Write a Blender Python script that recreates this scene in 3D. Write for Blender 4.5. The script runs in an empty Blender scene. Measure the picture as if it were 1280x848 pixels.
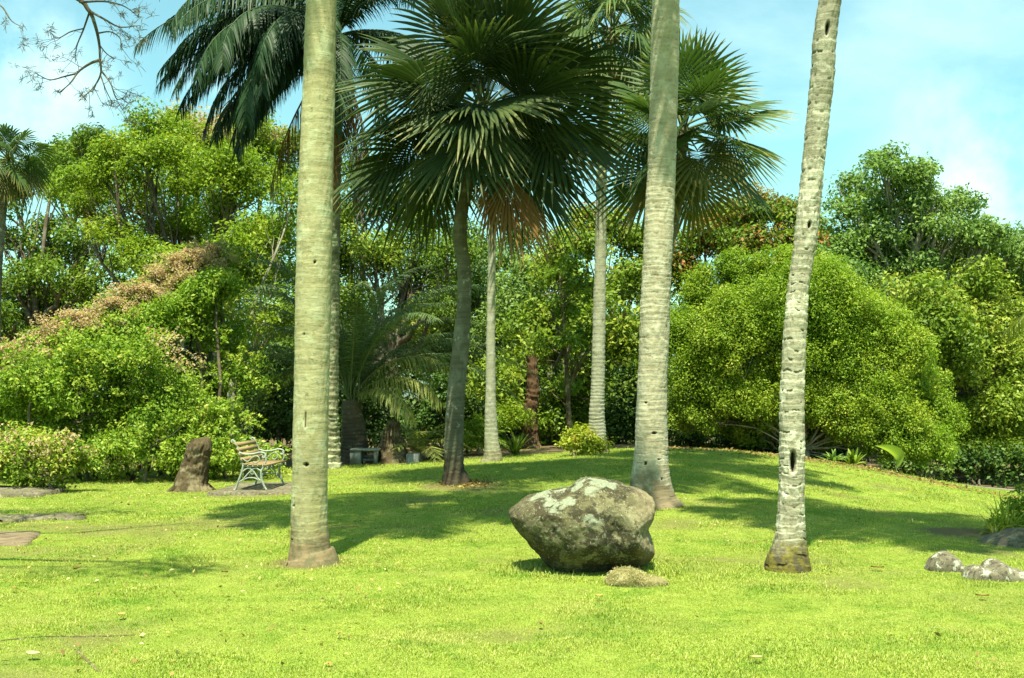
import bpy, math, random
import numpy as np
from mathutils import Vector
R = math.radians
sc = bpy.context.scene
col = sc.collection

# ------------------------------------------------------------------ camera
FPX = 1400.0                      # focal length in pixels of the 1280 px wide photograph
HOR = 497.0                       # horizon row
EYE = 1.6
PITCH = math.atan((HOR - 424) / FPX)
cam_d = bpy.data.cameras.new('camera'); cam = bpy.data.objects.new('camera', cam_d); col.objects.link(cam)
cam_d.sensor_width = 36; cam_d.lens = 36 * FPX / 1280
cam_d.clip_end = 4000; cam_d.clip_start = 0.05
cam.location = (0, 0, EYE); cam.rotation_euler = (R(90) + PITCH, 0, 0)
sc.camera = cam

# ------------------------------------------------------------------ light
SUN_EL, SUN_AZ = 69.0, -6.0
EXPOSURE = 1.38
sun_d = bpy.data.lights.new('sun', 'SUN'); sun = bpy.data.objects.new('sun', sun_d); col.objects.link(sun)
sun_d.energy = 5.0; sun_d.angle = R(0.53); sun_d.color = (1.0, 0.96, 0.70)
sun.rotation_euler = (R(90 - SUN_EL), 0, R(SUN_AZ)); sun.location = (-3, -10, 30)

world = bpy.data.worlds.new('World'); sc.world = world; world.use_nodes = True
wn, wl = world.node_tree.nodes, world.node_tree.links
wn.clear()
out = wn.new('ShaderNodeOutputWorld'); bg = wn.new('ShaderNodeBackground'); sky = wn.new('ShaderNodeTexSky')
sky.sky_type = 'NISHITA'; sky.sun_disc = False; sky.sun_elevation = R(SUN_EL); sky.sun_rotation = R(180 - SUN_AZ)
sky.air_density = 1.0; sky.dust_density = 1.6; sky.ozone_density = 1.0
tint = wn.new('ShaderNodeMix'); tint.data_type = 'RGBA'; tint.blend_type = 'MULTIPLY'; tint.inputs[0].default_value = 1
tint.inputs[7].default_value = (1.42, 2.10, 1.56, 1)
wl.new(sky.outputs[0], tint.inputs[6])
tc = wn.new('ShaderNodeTexCoord'); mp = wn.new('ShaderNodeMapping'); mp.inputs['Scale'].default_value = (1.0, 1.0, 2.6)
mp.inputs['Location'].default_value = (0.35, 0.2, 0.62)
n1 = wn.new('ShaderNodeTexNoise'); n1.inputs['Scale'].default_value = 2.3; n1.inputs['Detail'].default_value = 9; n1.inputs['Roughness'].default_value = 0.55
n1.inputs['Distortion'].default_value = 0.35
cr = wn.new('ShaderNodeValToRGB'); cr.color_ramp.elements[0].position = 0.55; cr.color_ramp.elements[1].position = 1.0; cr.color_ramp.elements[1].color = (.5, .5, .5, 1)
cr.color_ramp.elements[0].color = (0, 0, 0, 1)
cm = wn.new('ShaderNodeMix'); cm.data_type = 'RGBA'
cm.inputs[7].default_value = (13.5, 15.5, 14.6, 1)
wl.new(tc.outputs['Generated'], mp.inputs[0]); wl.new(mp.outputs[0], n1.inputs[0]); wl.new(n1.outputs[0], cr.inputs[0])
nrm_ = wn.new('ShaderNodeVectorMath'); nrm_.operation = 'NORMALIZE'; wl.new(tc.outputs['Generated'], nrm_.inputs[0])
n2_ = wn.new('ShaderNodeTexNoise'); n2_.inputs['Scale'].default_value = 9; n2_.inputs['Detail'].default_value = 8; n2_.inputs['Roughness'].default_value = .6; wl.new(tc.outputs['Generated'], n2_.inputs[0])
prev = cr.outputs[0]
for px_, py_, rad_, amt in ((35, 95, .075, .8), (1255, 225, .11, .8), (1190, 130, .06, .5), (250, 95, .03, .7)):     # low fair-weather clouds
    v_ = Vector(((px_ - 640) / FPX, math.cos(PITCH), (424 - py_) / FPX + math.sin(PITCH))).normalized()
    dp = wn.new('ShaderNodeVectorMath'); dp.operation = 'DISTANCE'; wl.new(nrm_.outputs[0], dp.inputs[0]); dp.inputs[1].default_value = v_
    mr = wn.new('ShaderNodeMapRange'); mr.interpolation_type = 'SMOOTHSTEP'; mr.inputs[1].default_value = rad_ * 1.3; mr.inputs[2].default_value = 0.0; wl.new(dp.outputs['Value'], mr.inputs[0])
    ns = wn.new('ShaderNodeMapRange'); ns.inputs[1].default_value = .36; ns.inputs[2].default_value = .62; ns.inputs[4].default_value = amt * .6; wl.new(n2_.outputs[0], ns.inputs[0])
    mu = wn.new('ShaderNodeMath'); mu.operation = 'MULTIPLY'; wl.new(mr.outputs[0], mu.inputs[0]); wl.new(ns.outputs[0], mu.inputs[1])
    ad = wn.new('ShaderNodeMath'); ad.operation = 'MAXIMUM'; wl.new(prev, ad.inputs[0]); wl.new(mu.outputs[0], ad.inputs[1]); prev = ad.outputs[0]
cl_ = wn.new('ShaderNodeClamp'); wl.new(prev, cl_.inputs[0]); cl_.inputs[2].default_value = .9
wl.new(cl_.outputs[0], cm.inputs[0]); wl.new(tint.outputs[2], cm.inputs[6])
wl.new(cm.outputs[2], bg.inputs[0]); bg.inputs[1].default_value = 0.056
wl.new(bg.outputs[0], out.inputs[0])

vs = sc.view_settings
vs.view_transform = 'Standard'; vs.look = 'None'; vs.gamma = 1; vs.exposure = EXPOSURE; vs.use_curve_mapping = False
sc.cycles.max_bounces = 5; sc.cycles.diffuse_bounces = 3; sc.cycles.glossy_bounces = 2
sc.cycles.transmission_bounces = 3; sc.cycles.transparent_max_bounces = 4
sc.cycles.use_denoising = True; sc.cycles.sample_clamp_indirect = 6
sc.cycles.caustics_reflective = False; sc.cycles.caustics_refractive = False

# ------------------------------------------------------------------ numpy helpers
def rng_(s): return np.random.default_rng(s)
def _hash(ix, iy, iz, s):
    h = (ix.astype(np.int64) * 374761393 + iy.astype(np.int64) * 668265263 + iz.astype(np.int64) * 2147483647 + s * 974634777) & 0xffffffff
    h = ((h ^ (h >> 13)) * 1274126177) & 0xffffffff
    h = (h ^ (h >> 16)) & 0xffffffff
    return h / 4294967295.0
def vnoise(p, s=0):
    p = np.asarray(p, float); i = np.floor(p).astype(np.int64); f = p - i; f = f * f * (3 - 2 * f)
    r = 0
    for dx in (0, 1):
        for dy in (0, 1):
            for dz in (0, 1):
                w = (f[..., 0] if dx else 1 - f[..., 0]) * (f[..., 1] if dy else 1 - f[..., 1]) * (f[..., 2] if dz else 1 - f[..., 2])
                r = r + w * _hash(i[..., 0] + dx, i[..., 1] + dy, i[..., 2] + dz, s)
    return r * 2 - 1
def fbm(p, s=0, o=4):
    r = 0; a = 1; t = 0
    for k in range(o):
        r = r + a * vnoise(np.asarray(p) * 2 ** k, s + k); t += a; a *= .5
    return r / t
def norm(v): return v / np.maximum(np.linalg.norm(v, axis=-1, keepdims=True), 1e-9)
def sst(a, b, x):
    t = np.clip((x - a) / (b - a), 0, 1); return t * t * (3 - 2 * t)

cp, sp = math.cos(PITCH), math.sin(PITCH)
def P(px, py, D):
    """the point of the place seen at that pixel, D metres in front of the camera"""
    rx = (px - 640) / FPX; ry = (424 - py) / FPX
    d = np.array([rx, cp - ry * sp, sp + ry * cp]); d = d * (D / d[1])
    return np.array([0, 0, EYE]) + d
def M(px, D): return px * D / FPX

# terrain: thin plate through surveyed points (pixel row, distance)
ctl = []
def ct(px, py, D): p = P(px, py, D); ctl.append((p[0], p[1], p[2]))
for X in (-14, -7, 0, 7, 14):
    for Y in (-12, -4, 3): ctl.append((X, Y, 0.0))
for X in (-6, -3, 0, 3): ctl.append((X, 10.5, 0.0))
for X in (-9, -5, 0, 4.5): ctl.append((X, 14.5, 0.02))
ctl.append((-9, 8, .0)); ctl.append((8, 8, -.02)); ctl.append((5, 11.0, -.04)); ctl.append((9, 13, -.15)); ctl.append((6.4, 15.2, -.12))
ct(815, 632, 15.8); ct(570, 605, 19); ct(320, 615, 19); ct(60, 612, 20); ct(200, 604, 22)
ct(850, 561, 26); ct(745, 567, 26); ct(615, 577, 25); ct(500, 581, 26); ct(430, 581, 26); ct(980, 571, 26); ct(1100, 585, 25); ct(1200, 613, 25)
ct(1010, 640, 15.6); ct(1100, 640, 17.5); ct(1220, 645, 18); ct(1250, 615, 28); ct(1230, 609, 34); ct(1000, 600, 20.5); ct(900, 590, 20)
for X, z in ((-20, -.2), (-8, -.1), (0, .05), (5, .15), (12, -1.0), (20, -1.4)): ctl.append((X, 36, z))
for X in (-40, -20, 0, 20, 40): ctl.append((X, 60, -.8)); ctl.append((X, 80, -1.0))
for Y in (0, 20, 40): ctl.append((-40, Y, -.1)); ctl.append((40, Y, -1.0))
ctl = np.array(ctl)
def _tps(r): return r * r * np.log(r + 1e-9)
_n = len(ctl)
K = _tps(np.linalg.norm(ctl[:, None, :2] - ctl[None, :, :2], axis=2)) + np.eye(_n) * 3.0
A = np.zeros((_n + 3, _n + 3)); A[:_n, :_n] = K; A[:_n, _n] = 1; A[:_n, _n + 1:] = ctl[:, :2]; A[_n:, :_n] = A[:_n, _n:].T
W = np.linalg.solve(A, np.concatenate([ctl[:, 2], np.zeros(3)]))
def hgt(x, y):
    x = np.atleast_1d(np.asarray(x, float)); y = np.atleast_1d(np.asarray(y, float)); sh = x.shape
    x = x.ravel(); y = y.ravel()
    xc = np.clip(x, -40, 40); yc = np.clip(y, -12, 80)
    z = np.empty_like(xc)
    for a in range(0, len(xc), 20000):
        q = np.stack([xc[a:a+20000], yc[a:a+20000]], 1)
        z[a:a+20000] = _tps(np.linalg.norm(q[:, None] - ctl[None, :, :2], axis=2)) @ W[:_n] + W[_n] + q @ W[_n + 1:]
    z = z + 0.012 * fbm(np.stack([x * .9, y * .9, x * 0], 1), 5, 3)
    return z.reshape(sh)
def H(x, y): return float(hgt(x, y)[0])
def G(px, py, D=None):
    """ground point under a pixel (or straight below it at distance D)"""
    if D is not None:
        p = P(px, py, D); return np.array([p[0], p[1], H(p[0], p[1])])
    Ds = np.linspace(5, 60, 1600); d = P(px, py, 1.0) - np.array([0, 0, EYE])
    pts = np.array([0, 0, EYE]) + d[None] * Ds[:, None]
    below = pts[:, 2] < hgt(pts[:, 0], pts[:, 1])
    k = int(np.argmax(below)) if below.any() else 1500
    return np.array([pts[k, 0], pts[k, 1], H(pts[k, 0], pts[k, 1])])

# ------------------------------------------------------------------ mesh helpers
class MB:
    def __init__(s): s.V = []; s.F = []; s.A = []; s.n = 0
    def add(s, V, F, a=0.5):
        V = np.asarray(V, float).reshape(-1, 3); F = np.asarray(F, int)
        s.V.append(V); s.F.append(F + s.n); s.n += len(V)
        s.A.append(np.broadcast_to(np.asarray(a, float), (len(F),)).copy())
    def tube(s, pts, rad, seg=8, a=0.5, cap=True):
        pts = np.asarray(pts, float); rad = np.broadcast_to(np.asarray(rad, float), (len(pts),))
        T = norm(np.gradient(pts, axis=0)); u = np.cross(T[0], [0, 0, 1.0])
        if np.linalg.norm(u) < .1: u = np.cross(T[0], [0, 1.0, 0])
        u = u / np.linalg.norm(u); V = []; th = np.arange(seg) * 2 * np.pi / seg
        for i in range(len(pts)):
            u = u - T[i] * (u @ T[i]); u = u / np.linalg.norm(u); v = np.cross(T[i], u)
            V.append(pts[i] + rad[i] * (np.cos(th)[:, None] * u + np.sin(th)[:, None] * v))
        V = np.concatenate(V); m = len(pts)
        i, j = np.meshgrid(np.arange(m - 1), np.arange(seg), indexing='ij'); jn = (j + 1) % seg
        F = [np.stack([i * seg + j, i * seg + jn, (i + 1) * seg + jn, (i + 1) * seg + j], -1).reshape(-1, 4)]
        if cap and seg % 2 == 0:
            V = np.concatenate([V, pts[[0]], pts[[-1]]]); k = np.arange(0, seg, 2); b = (m - 1) * seg
            F.append(np.stack([np.full(len(k), m * seg), (k + 2) % seg, k + 1, k], 1))
            F.append(np.stack([np.full(len(k), m * seg + 1), b + k, b + k + 1, b + (k + 2) % seg], 1))
        s.add(V, np.concatenate(F), a)
    def box(s, c, d, rz=0.0, a=0.5, ax=None):
        c = np.asarray(c, float); h = np.asarray(d, float) / 2
        q = np.array([[x, y, z] for z in (-1, 1) for y in (-1, 1) for x in (-1, 1)], float) * h
        if ax is not None: q = q @ np.asarray(ax)
        cs, sn = math.cos(rz), math.sin(rz); q = np.stack([q[:, 0] * cs - q[:, 1] * sn, q[:, 0] * sn + q[:, 1] * cs, q[:, 2]], 1)
        s.add(q + c, [[0, 2, 3, 1], [4, 5, 7, 6], [0, 1, 5, 4], [2, 6, 7, 3], [0, 4, 6, 2], [1, 3, 7, 5]], a)
    def build(s, name, mat, parent=None, smooth=False, origin=(0, 0, 0), extra=None):
        me = bpy.data.meshes.new(name)
        V = np.concatenate(s.V) - np.asarray(origin, float); F = np.concatenate(s.F); A_ = np.concatenate(s.A)
        me.vertices.add(len(V)); me.vertices.foreach_set('co', V.astype(np.float32).ravel())
        me.loops.add(len(F) * 4); me.loops.foreach_set('vertex_index', F.astype(np.int32).ravel())
        me.polygons.add(len(F)); me.polygons.foreach_set('loop_start', np.arange(0, len(F) * 4, 4, dtype=np.int32))
        try: me.polygons.foreach_set('loop_total', np.full(len(F), 4, dtype=np.int32))
        except Exception: pass
        me.update(calc_edges=True)
        at = me.attributes.new('rnd', 'FLOAT', 'FACE'); at.data.foreach_set('value', A_.astype(np.float32))
        if extra:
            for k, v in extra.items():
                t = me.attributes.new(k, 'FLOAT', 'POINT'); t.data.foreach_set('value', np.asarray(v, np.float32))
        if smooth: me.polygons.foreach_set('use_smooth', np.ones(len(F), bool))
        me.materials.append(mat)
        o = bpy.data.objects.new(name, me); col.objects.link(o)
        if parent is not None: o.parent = parent
        return o

def tag(o, label=None, cat=None, group=None, kind=None):
    if label: o['label'] = label
    if cat: o['category'] = cat
    if group: o['group'] = group
    if kind: o['kind'] = kind
    return o
def empty(name, loc, label, cat, group=None):
    o = bpy.data.objects.new(name, None); col.objects.link(o); o.location = tuple(float(v) for v in loc); o.empty_display_size = .2
    return tag(o, label, cat, group)
def spline(pts, n):
    """Catmull-Rom resample"""
    p = np.asarray(pts, float); p = np.concatenate([[2 * p[0] - p[1]], p, [2 * p[-1] - p[-2]]]); m = len(p) - 3
    t = np.linspace(0, m - 1e-6, n); i = t.astype(int); f = (t - i)[:, None]
    a, b, c, d = p[i], p[i + 1], p[i + 2], p[i + 3]
    return .5 * (2 * b + (c - a) * f + (2 * a - 5 * b + 4 * c - d) * f ** 2 + (3 * b - a - 3 * c + d) * f ** 3)

# ------------------------------------------------------------------ materials
class NT:
    def __init__(s, name):
        s.m = bpy.data.materials.new(name); s.m.use_nodes = True; s.t = s.m.node_tree; s.n = s.t.nodes; s.l = s.t.links
        s.n.clear(); s.out = s.n.new('ShaderNodeOutputMaterial')
        s.tc = s.n.new('ShaderNodeTexCoord')
    def link(s, a, b): s.l.new(a, b)
    def put(s, sock, v):
        if isinstance(v, bpy.types.NodeSocket): s.l.new(v, sock)
        elif isinstance(v, (tuple, list)) and len(v) == 3 and sock.type == 'RGBA': sock.default_value = (*v, 1)
        else: sock.default_value = v
    def vec(s, scale=(1, 1, 1), src='Object'):
        mp = s.n.new('ShaderNodeMapping'); mp.inputs['Scale'].default_value = scale
        if src == 'World':
            g = s.n.new('ShaderNodeNewGeometry'); s.l.new(g.outputs['Position'], mp.inputs[0])
        else: s.l.new(s.tc.outputs[src], mp.inputs[0])
        return mp.outputs[0]
    def noise(s, scale, detail=4, rough=.55, vec=None, dist=0.0):
        t = s.n.new('ShaderNodeTexNoise'); t.inputs['Scale'].default_value = scale; t.inputs['Detail'].default_value = detail
        t.inputs['Roughness'].default_value = rough; t.inputs['Distortion'].default_value = dist
        s.l.new(vec if vec is not None else s.tc.outputs['Object'], t.inputs[0]); return t.outputs[0]
    def voro(s, scale, vec=None, feat='F1'):
        t = s.n.new('ShaderNodeTexVoronoi'); t.feature = feat; t.inputs['Scale'].default_value = scale
        s.l.new(vec if vec is not None else s.tc.outputs['Object'], t.inputs[0]); return t.outputs[0]
    def ramp(s, f, stops):
        r = s.n.new('ShaderNodeValToRGB'); e = r.color_ramp.elements
        while len(e) < len(stops): e.new(.5)
        for k, (p, c) in zip(e, stops):
            k.position = p; k.color = (*c, 1) if isinstance(c, (tuple, list)) else (c, c, c, 1)
        s.put(r.inputs[0], f); return r.outputs[0]
    def step(s, f, a, b):
        m = s.n.new('ShaderNodeMapRange'); m.interpolation_type = 'SMOOTHSTEP' if b > a else 'LINEAR'; m.clamp = True
        s.put(m.inputs[0], f); m.inputs[1].default_value = a; m.inputs[2].default_value = b; return m.outputs[0]
    def mix(s, f, a, b, mode='MIX'):
        m = s.n.new('ShaderNodeMix'); m.data_type = 'RGBA'; m.blend_type = mode
        s.put(m.inputs[0], f); s.put(m.inputs[6], a); s.put(m.inputs[7], b); return m.outputs[2]
    def math(s, op, a, b=0.0):
        m = s.n.new('ShaderNodeMath'); m.operation = op; s.put(m.inputs[0], a); s.put(m.inputs[1], b); return m.outputs[0]
    def attr(s, name):
        a = s.n.new('ShaderNodeAttribute'); a.attribute_name = name; return a.outputs['Fac']
    def sep(s, v, k):
        x = s.n.new('ShaderNodeSeparateXYZ'); s.l.new(v, x.inputs[0]); return x.outputs[k]
    def bump(s, h, strength=.5, dist=.02, nrm=None):
        b = s.n.new('ShaderNodeBump'); b.inputs['Strength'].default_value = strength; b.inputs['Distance'].default_value = dist
        s.put(b.inputs['Height'], h)
        if nrm is not None: s.l.new(nrm, b.inputs['Normal'])
        return b.outputs[0]
    def bsdf(s, colr, rough=.8, nrm=None, spec=.3, metal=0.0, trans=0.0, tcol=None):
        p = s.n.new('ShaderNodeBsdfPrincipled'); s.put(p.inputs['Base Color'], colr); s.put(p.inputs['Roughness'], rough)
        p.inputs['Specular IOR Level'].default_value = spec; p.inputs['Metallic'].default_value = metal
        if nrm is not None: s.l.new(nrm, p.inputs['Normal'])
        if trans > 0:
            t = s.n.new('ShaderNodeBsdfTranslucent'); s.put(t.inputs[0], tcol if tcol is not None else colr)
            mx = s.n.new('ShaderNodeMixShader'); mx.inputs[0].default_value = trans
            s.l.new(p.outputs[0], mx.inputs[1]); s.l.new(t.outputs[0], mx.inputs[2]); s.l.new(mx.outputs[0], s.out.inputs[0])
        else: s.l.new(p.outputs[0], s.out.inputs[0])
        return s.m

def leafmat(name, stops, rough=.5, spec=.35, trans=.33, patch=None, pscale=.6, pr=(.5, .62)):
    rough = max(rough, .52); spec = min(spec, .22)
    t = NT(name); c = t.ramp(t.attr('rnd'), stops)
    if patch: c = t.mix(t.step(t.noise(pscale, 3, .6, t.vec(src='World')), *pr), c, patch)
    g = t.n.new('ShaderNodeNewGeometry')
    tcol = t.mix(1.0, c, (1.15, 1.25, .55), 'MULTIPLY')
    return t.bsdf(c, rough, None, spec, 0, trans, tcol)

# ground
def ground_mat():
    t = NT('lawn_ground'); w = t.vec(src='World')
    big = t.noise(.35, 4, .6, w); mid = t.noise(2.2, 5, .65, w); fine = t.noise(70, 5, .8, w)
    c = t.ramp(mid, [(.3, (.18, .24, .03)), (.55, (.26, .32, .05)), (.75, (.32, .35, .07))])
    c = t.mix(t.step(big, .52, .66), c, (.20, .23, .05))
    c = t.mix(t.step(fine, .42, .58), t.mix(.75, c, (.05, .085, .012)), c)
    soil_or_shade = t.mix(t.noise(9, 5, .7, w), (.055, .042, .022), (.17, .125, .07))
    c = t.mix(t.attr('bare'), c, soil_or_shade)  # worn earth, and the shade strip painted on the right slope
    n = t.bump(t.noise(60, 4, .7, w), .7, .02)
    return t.bsdf(c, .95, n, .1)
def blade_mat():
    t = NT('grass_blades'); w = t.vec(src='World'); oi = t.n.new('ShaderNodeObjectInfo')
    c = t.ramp(t.attr('rnd'), [(0, (.21, .285, .038)), (.45, (.31, .385, .056)), (.8, (.42, .45, .095)), (1, (.55, .51, .22))])
    dry = t.step(t.noise(.9, 6, .72, w), .50, .68)
    c = t.mix(t.math('MULTIPLY', dry, .62), c, (.50, .46, .17))
    lush = t.step(t.noise(1.6, 5, .65, t.vec((1, 1, 1), 'World'), .6), .50, .36)
    c = t.mix(t.math('MULTIPLY', lush, .75), c, (.12, .26, .02))
    c = t.mix(t.math('MULTIPLY', oi.outputs['Random'], .30), c, (.17, .26, .035))
    return t.bsdf(c, .5, None, .25, 0, .35, t.mix(1.0, c, (1.2, 1.2, .5), 'MULTIPLY'))
MG = ground_mat(); MBL = blade_mat()

def bark_mat(name, c1, c2, lichen, dark, ring=14.0, base=None, base_h=1.0, lichen_amt=(.52, .62), bumps=.5, streak=None, top=None):
    t = NT(name); o = t.tc.outputs['Object']
    hs = t.vec((1.2, 1.2, ring)); n1_ = t.noise(1.0, 6, .65, hs, .3); n2 = t.noise(5, 6, .65); n3 = t.noise(28, 5, .7)
    c = t.mix(t.step(n1_, .30, .72), c1, c2)
    c = t.mix(t.step(n2, *lichen_amt), c, lichen)
    c = t.mix(t.math('MULTIPLY', t.step(n3, .54, .68), .6), c, dark)
    sp_ = t.noise(11, 5, .75); c = t.mix(t.math('MULTIPLY', t.step(sp_, .61, .67), .75), c, dark)
    cracks = t.step(t.noise(1.0, 5, .8, t.vec((3.5, 3.5, ring * 2.6)), .2), .63, .70)
    c = t.mix(t.math('MULTIPLY', cracks, .65), c, dark)
    if streak: c = t.mix(t.math('MULTIPLY', t.step(t.noise(1, 4, .6, t.vec((3.2, 3.2, .35))), .5, .68), .55), c, streak)
    if top: c = t.mix(t.math('MULTIPLY', t.step(t.math('ADD', t.sep(o, 2), t.math('MULTIPLY', t.noise(1.5, 4, .7), 2.0)), 3.2, 6.2), .7), c, top)
    big_ = t.noise(1.7, 5, .65, t.vec((1.3, 1.3, .8))); c = t.mix(t.math('MULTIPLY', t.step(big_, .50, .62), .35), c, lichen); c = t.mix(t.math('MULTIPLY', t.step(big_, .46, .36), .30), c, dark)
    if base:
        z = t.sep(o, 2); zz = t.math('SUBTRACT', z, t.math('MULTIPLY', t.math('SUBTRACT', t.noise(4.5, 5, .7), .5), base_h * 2.2))
        c = t.mix(t.math('MULTIPLY', t.step(t.math('DIVIDE', zz, base_h), 1.0, .45), 1.0), c, t.mix(t.step(t.noise(13, 5, .7), .4, .62), base, dark))
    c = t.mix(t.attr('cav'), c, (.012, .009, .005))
    h = t.math('ADD', t.math('MULTIPLY', n1_, 1.0), t.math('ADD', t.math('MULTIPLY', n3, .35), t.math('MULTIPLY', n2, .4)))
    h = t.math('SUBTRACT', h, t.math('MULTIPLY', cracks, .6))
    return t.bsdf(c, .9, t.bump(h, bumps, .02), .15)
MT_left = bark_mat('smooth_palm_bark', (0.260, 0.241, 0.125), (0.336, 0.312, 0.177), (0.359, 0.363, 0.223), (0.115, 0.106, 0.057), 9, (0.192, 0.142, 0.081), .45, (.50, .62), .6, (0.229, 0.213, 0.088))
MT_mid = bark_mat('ringed_palm_bark', (0.291, 0.262, 0.177), (0.383, 0.356, 0.251), (0.428, 0.405, 0.304), (0.168, 0.142, 0.088), 13, (0.168, 0.131, 0.081), .55, (.50, .64), .7)
MT_right = bark_mat('notched_palm_bark', (0.229, 0.213, 0.142), (0.368, 0.347, 0.258), (0.505, 0.483, 0.373), (0.066, 0.057, 0.034), 11, (0.145, 0.124, 0.023), .42, (.50, .58), .8, top=(.17, .165, .12))
MT_fan = bark_mat('fan_palm_bark', (.085, .08, .048), (.15, .14, .095), (.29, .29, .22), (.05, .045, .03), 12, (.035, .026, .016), .62, (.58, .66), .8)
MT_thin = bark_mat('pale_palm_bark', (0.238, 0.238, 0.165), (0.297, 0.297, 0.218), (0.330, 0.330, 0.264), (0.119, 0.112, 0.066), 10, (0.198, 0.185, 0.112), .5, (.5, .64), .6)
MT_feather = bark_mat('dark_palm_bark', (.12, .115, .065), (.24, .23, .14), (.34, .34, .22), (.035, .03, .02), 9, None, .5, (.5, .6), 1.0)
MT_wood = bark_mat('tree_bark', (.07, .055, .038), (.13, .105, .075), (.2, .19, .14), (.03, .024, .016), 2, None, .5, (.56, .66), .8)
MT_grey = bark_mat('grey_tree_bark', (.17, .15, .11), (.27, .25, .19), (.34, .33, .26), (.06, .05, .035), 2, None, .5, (.54, .66), .8)
MT_red = bark_mat('red_brown_bark', (.055, .030, .016), (.10, .055, .03), (.15, .10, .06), (.045, .022, .014), 1.5, None, .5, (.58, .66), .8)
MT_stump = bark_mat('stump_wood', (.050, .036, .020), (.105, .078, .042), (.17, .14, .085), (.02, .014, .009), 1.2, None, .5, (.50, .60), 1.0)

def stone_mat(name, c1, c2, pale, dark, s=1.0, moss=None):
    t = NT(name); n1_ = t.noise(2.6 * s, 6, .65); n2 = t.noise(9 * s, 6, .7); n3 = t.noise(46 * s, 4, .75)
    c = t.mix(t.step(n1_, .4, .62), c1, c2)
    blot = t.step(n2, .50, .60); c = t.mix(t.math('MULTIPLY', blot, .8), c, dark)
    pl = t.math('MULTIPLY', t.step(t.noise(3.4 * s, 6, .72, t.vec((1, 1, 1.2)), .4), .55, .60), .95)
    c = t.mix(pl, c, pale)
    c = t.mix(t.math('MULTIPLY', t.step(n3, .60, .70), .7), c, pale)
    c = t.mix(t.math('MULTIPLY', t.step(n3, .42, .32), .7), c, dark)
    if moss: c = t.mix(t.math('MULTIPLY', t.step(t.noise(5 * s, 5, .6), .52, .66), .7), c, moss)
    h = t.math('ADD', t.math('MULTIPLY', n2, .7), t.math('MULTIPLY', n3, .35))
    return t.bsdf(c, .92, t.bump(h, .75, .03), .15)
M_rock = stone_mat('grey_lichen_rock', (.13, .115, .08), (.19, .175, .12), (.42, .43, .36), (.04, .03, .02), 2.6)
M_slab = stone_mat('flat_grey_stone', (.11, .095, .065), (.16, .14, .10), (.22, .20, .14), (.05, .042, .028), 2.2, (.09, .12, .03))
M_brownslab = stone_mat('brown_paving', (.15, .115, .07), (.18, .14, .09), (.21, .17, .11), (.10, .07, .045), .8)
M_path = stone_mat('path_asphalt', (.15, .135, .10), (.18, .16, .125), (.21, .19, .15), (.10, .085, .065), 1.0)
M_mound = stone_mat('dry_straw_mound', (.15, .14, .05), (.22, .19, .08), (.27, .24, .12), (.09, .085, .03), 3.0)

# boulder: stone with lichen patches on the upper left
def boulder_mat():
    t = NT('boulder_stone'); n1_ = t.noise(1.9, 6, .6); n2 = t.noise(10, 8, .78); n3 = t.noise(42, 5, .8); n4 = t.noise(90, 3, .7)
    c = t.mix(t.step(n1_, .38, .62), (.09, .082, .04), (.20, .185, .105))
    o = t.tc.outputs['Object']; z = t.sep(o, 2); x = t.sep(o, 0)
    darkm = t.step(t.math('ADD', t.math('MULTIPLY', n2, 1.0), t.math('MULTIPLY', t.noise(2.2, 4, .6, t.vec((1, 1, 1.3))), .8)), .86, .95)
    c = t.mix(t.math('MULTIPLY', darkm, .92), c, (.036, .032, .018))
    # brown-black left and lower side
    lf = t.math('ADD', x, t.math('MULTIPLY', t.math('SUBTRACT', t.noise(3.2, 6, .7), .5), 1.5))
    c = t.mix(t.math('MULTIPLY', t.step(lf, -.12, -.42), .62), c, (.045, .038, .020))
    # big pale lichen rosettes
    vv = t.voro(4.3, t.vec((1, 1, 1.15))); wob = t.math('ADD', vv, t.math('MULTIPLY', t.math('SUBTRACT', t.noise(12, 5, .7), .5), .45))
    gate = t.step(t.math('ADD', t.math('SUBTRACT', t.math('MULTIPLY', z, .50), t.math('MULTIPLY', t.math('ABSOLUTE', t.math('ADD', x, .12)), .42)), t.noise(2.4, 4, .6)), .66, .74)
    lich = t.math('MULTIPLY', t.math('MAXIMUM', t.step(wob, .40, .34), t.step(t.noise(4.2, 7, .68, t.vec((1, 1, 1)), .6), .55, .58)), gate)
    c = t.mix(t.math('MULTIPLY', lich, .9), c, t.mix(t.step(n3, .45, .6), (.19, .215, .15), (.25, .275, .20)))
    c = t.mix(t.math('MULTIPLY', t.step(n3, .56, .63), .75), c, (.32, .31, .21))
    c = t.mix(t.math('MULTIPLY', t.step(n2, .40, .33), .7), c, (.26, .25, .155))
    c = t.mix(t.math('MULTIPLY', t.step(n4, .58, .70), .5), c, (.05, .04, .02))
    # pinkish-brown worn streaks on the right flank
    c = t.mix(t.math('MULTIPLY', t.step(t.math('SUBTRACT', x, t.math('MULTIPLY', t.noise(6, 3, .6), .25)), .30, .42), .30), c, (.34, .27, .17))
    h = t.math('ADD', t.math('MULTIPLY', n2, .8), t.math('ADD', t.math('MULTIPLY', n3, .35), t.math('MULTIPLY', lich, .15)))
    return t.bsdf(c, .9, t.bump(h, .7, .03), .18)
M_boulder = boulder_mat()

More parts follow.
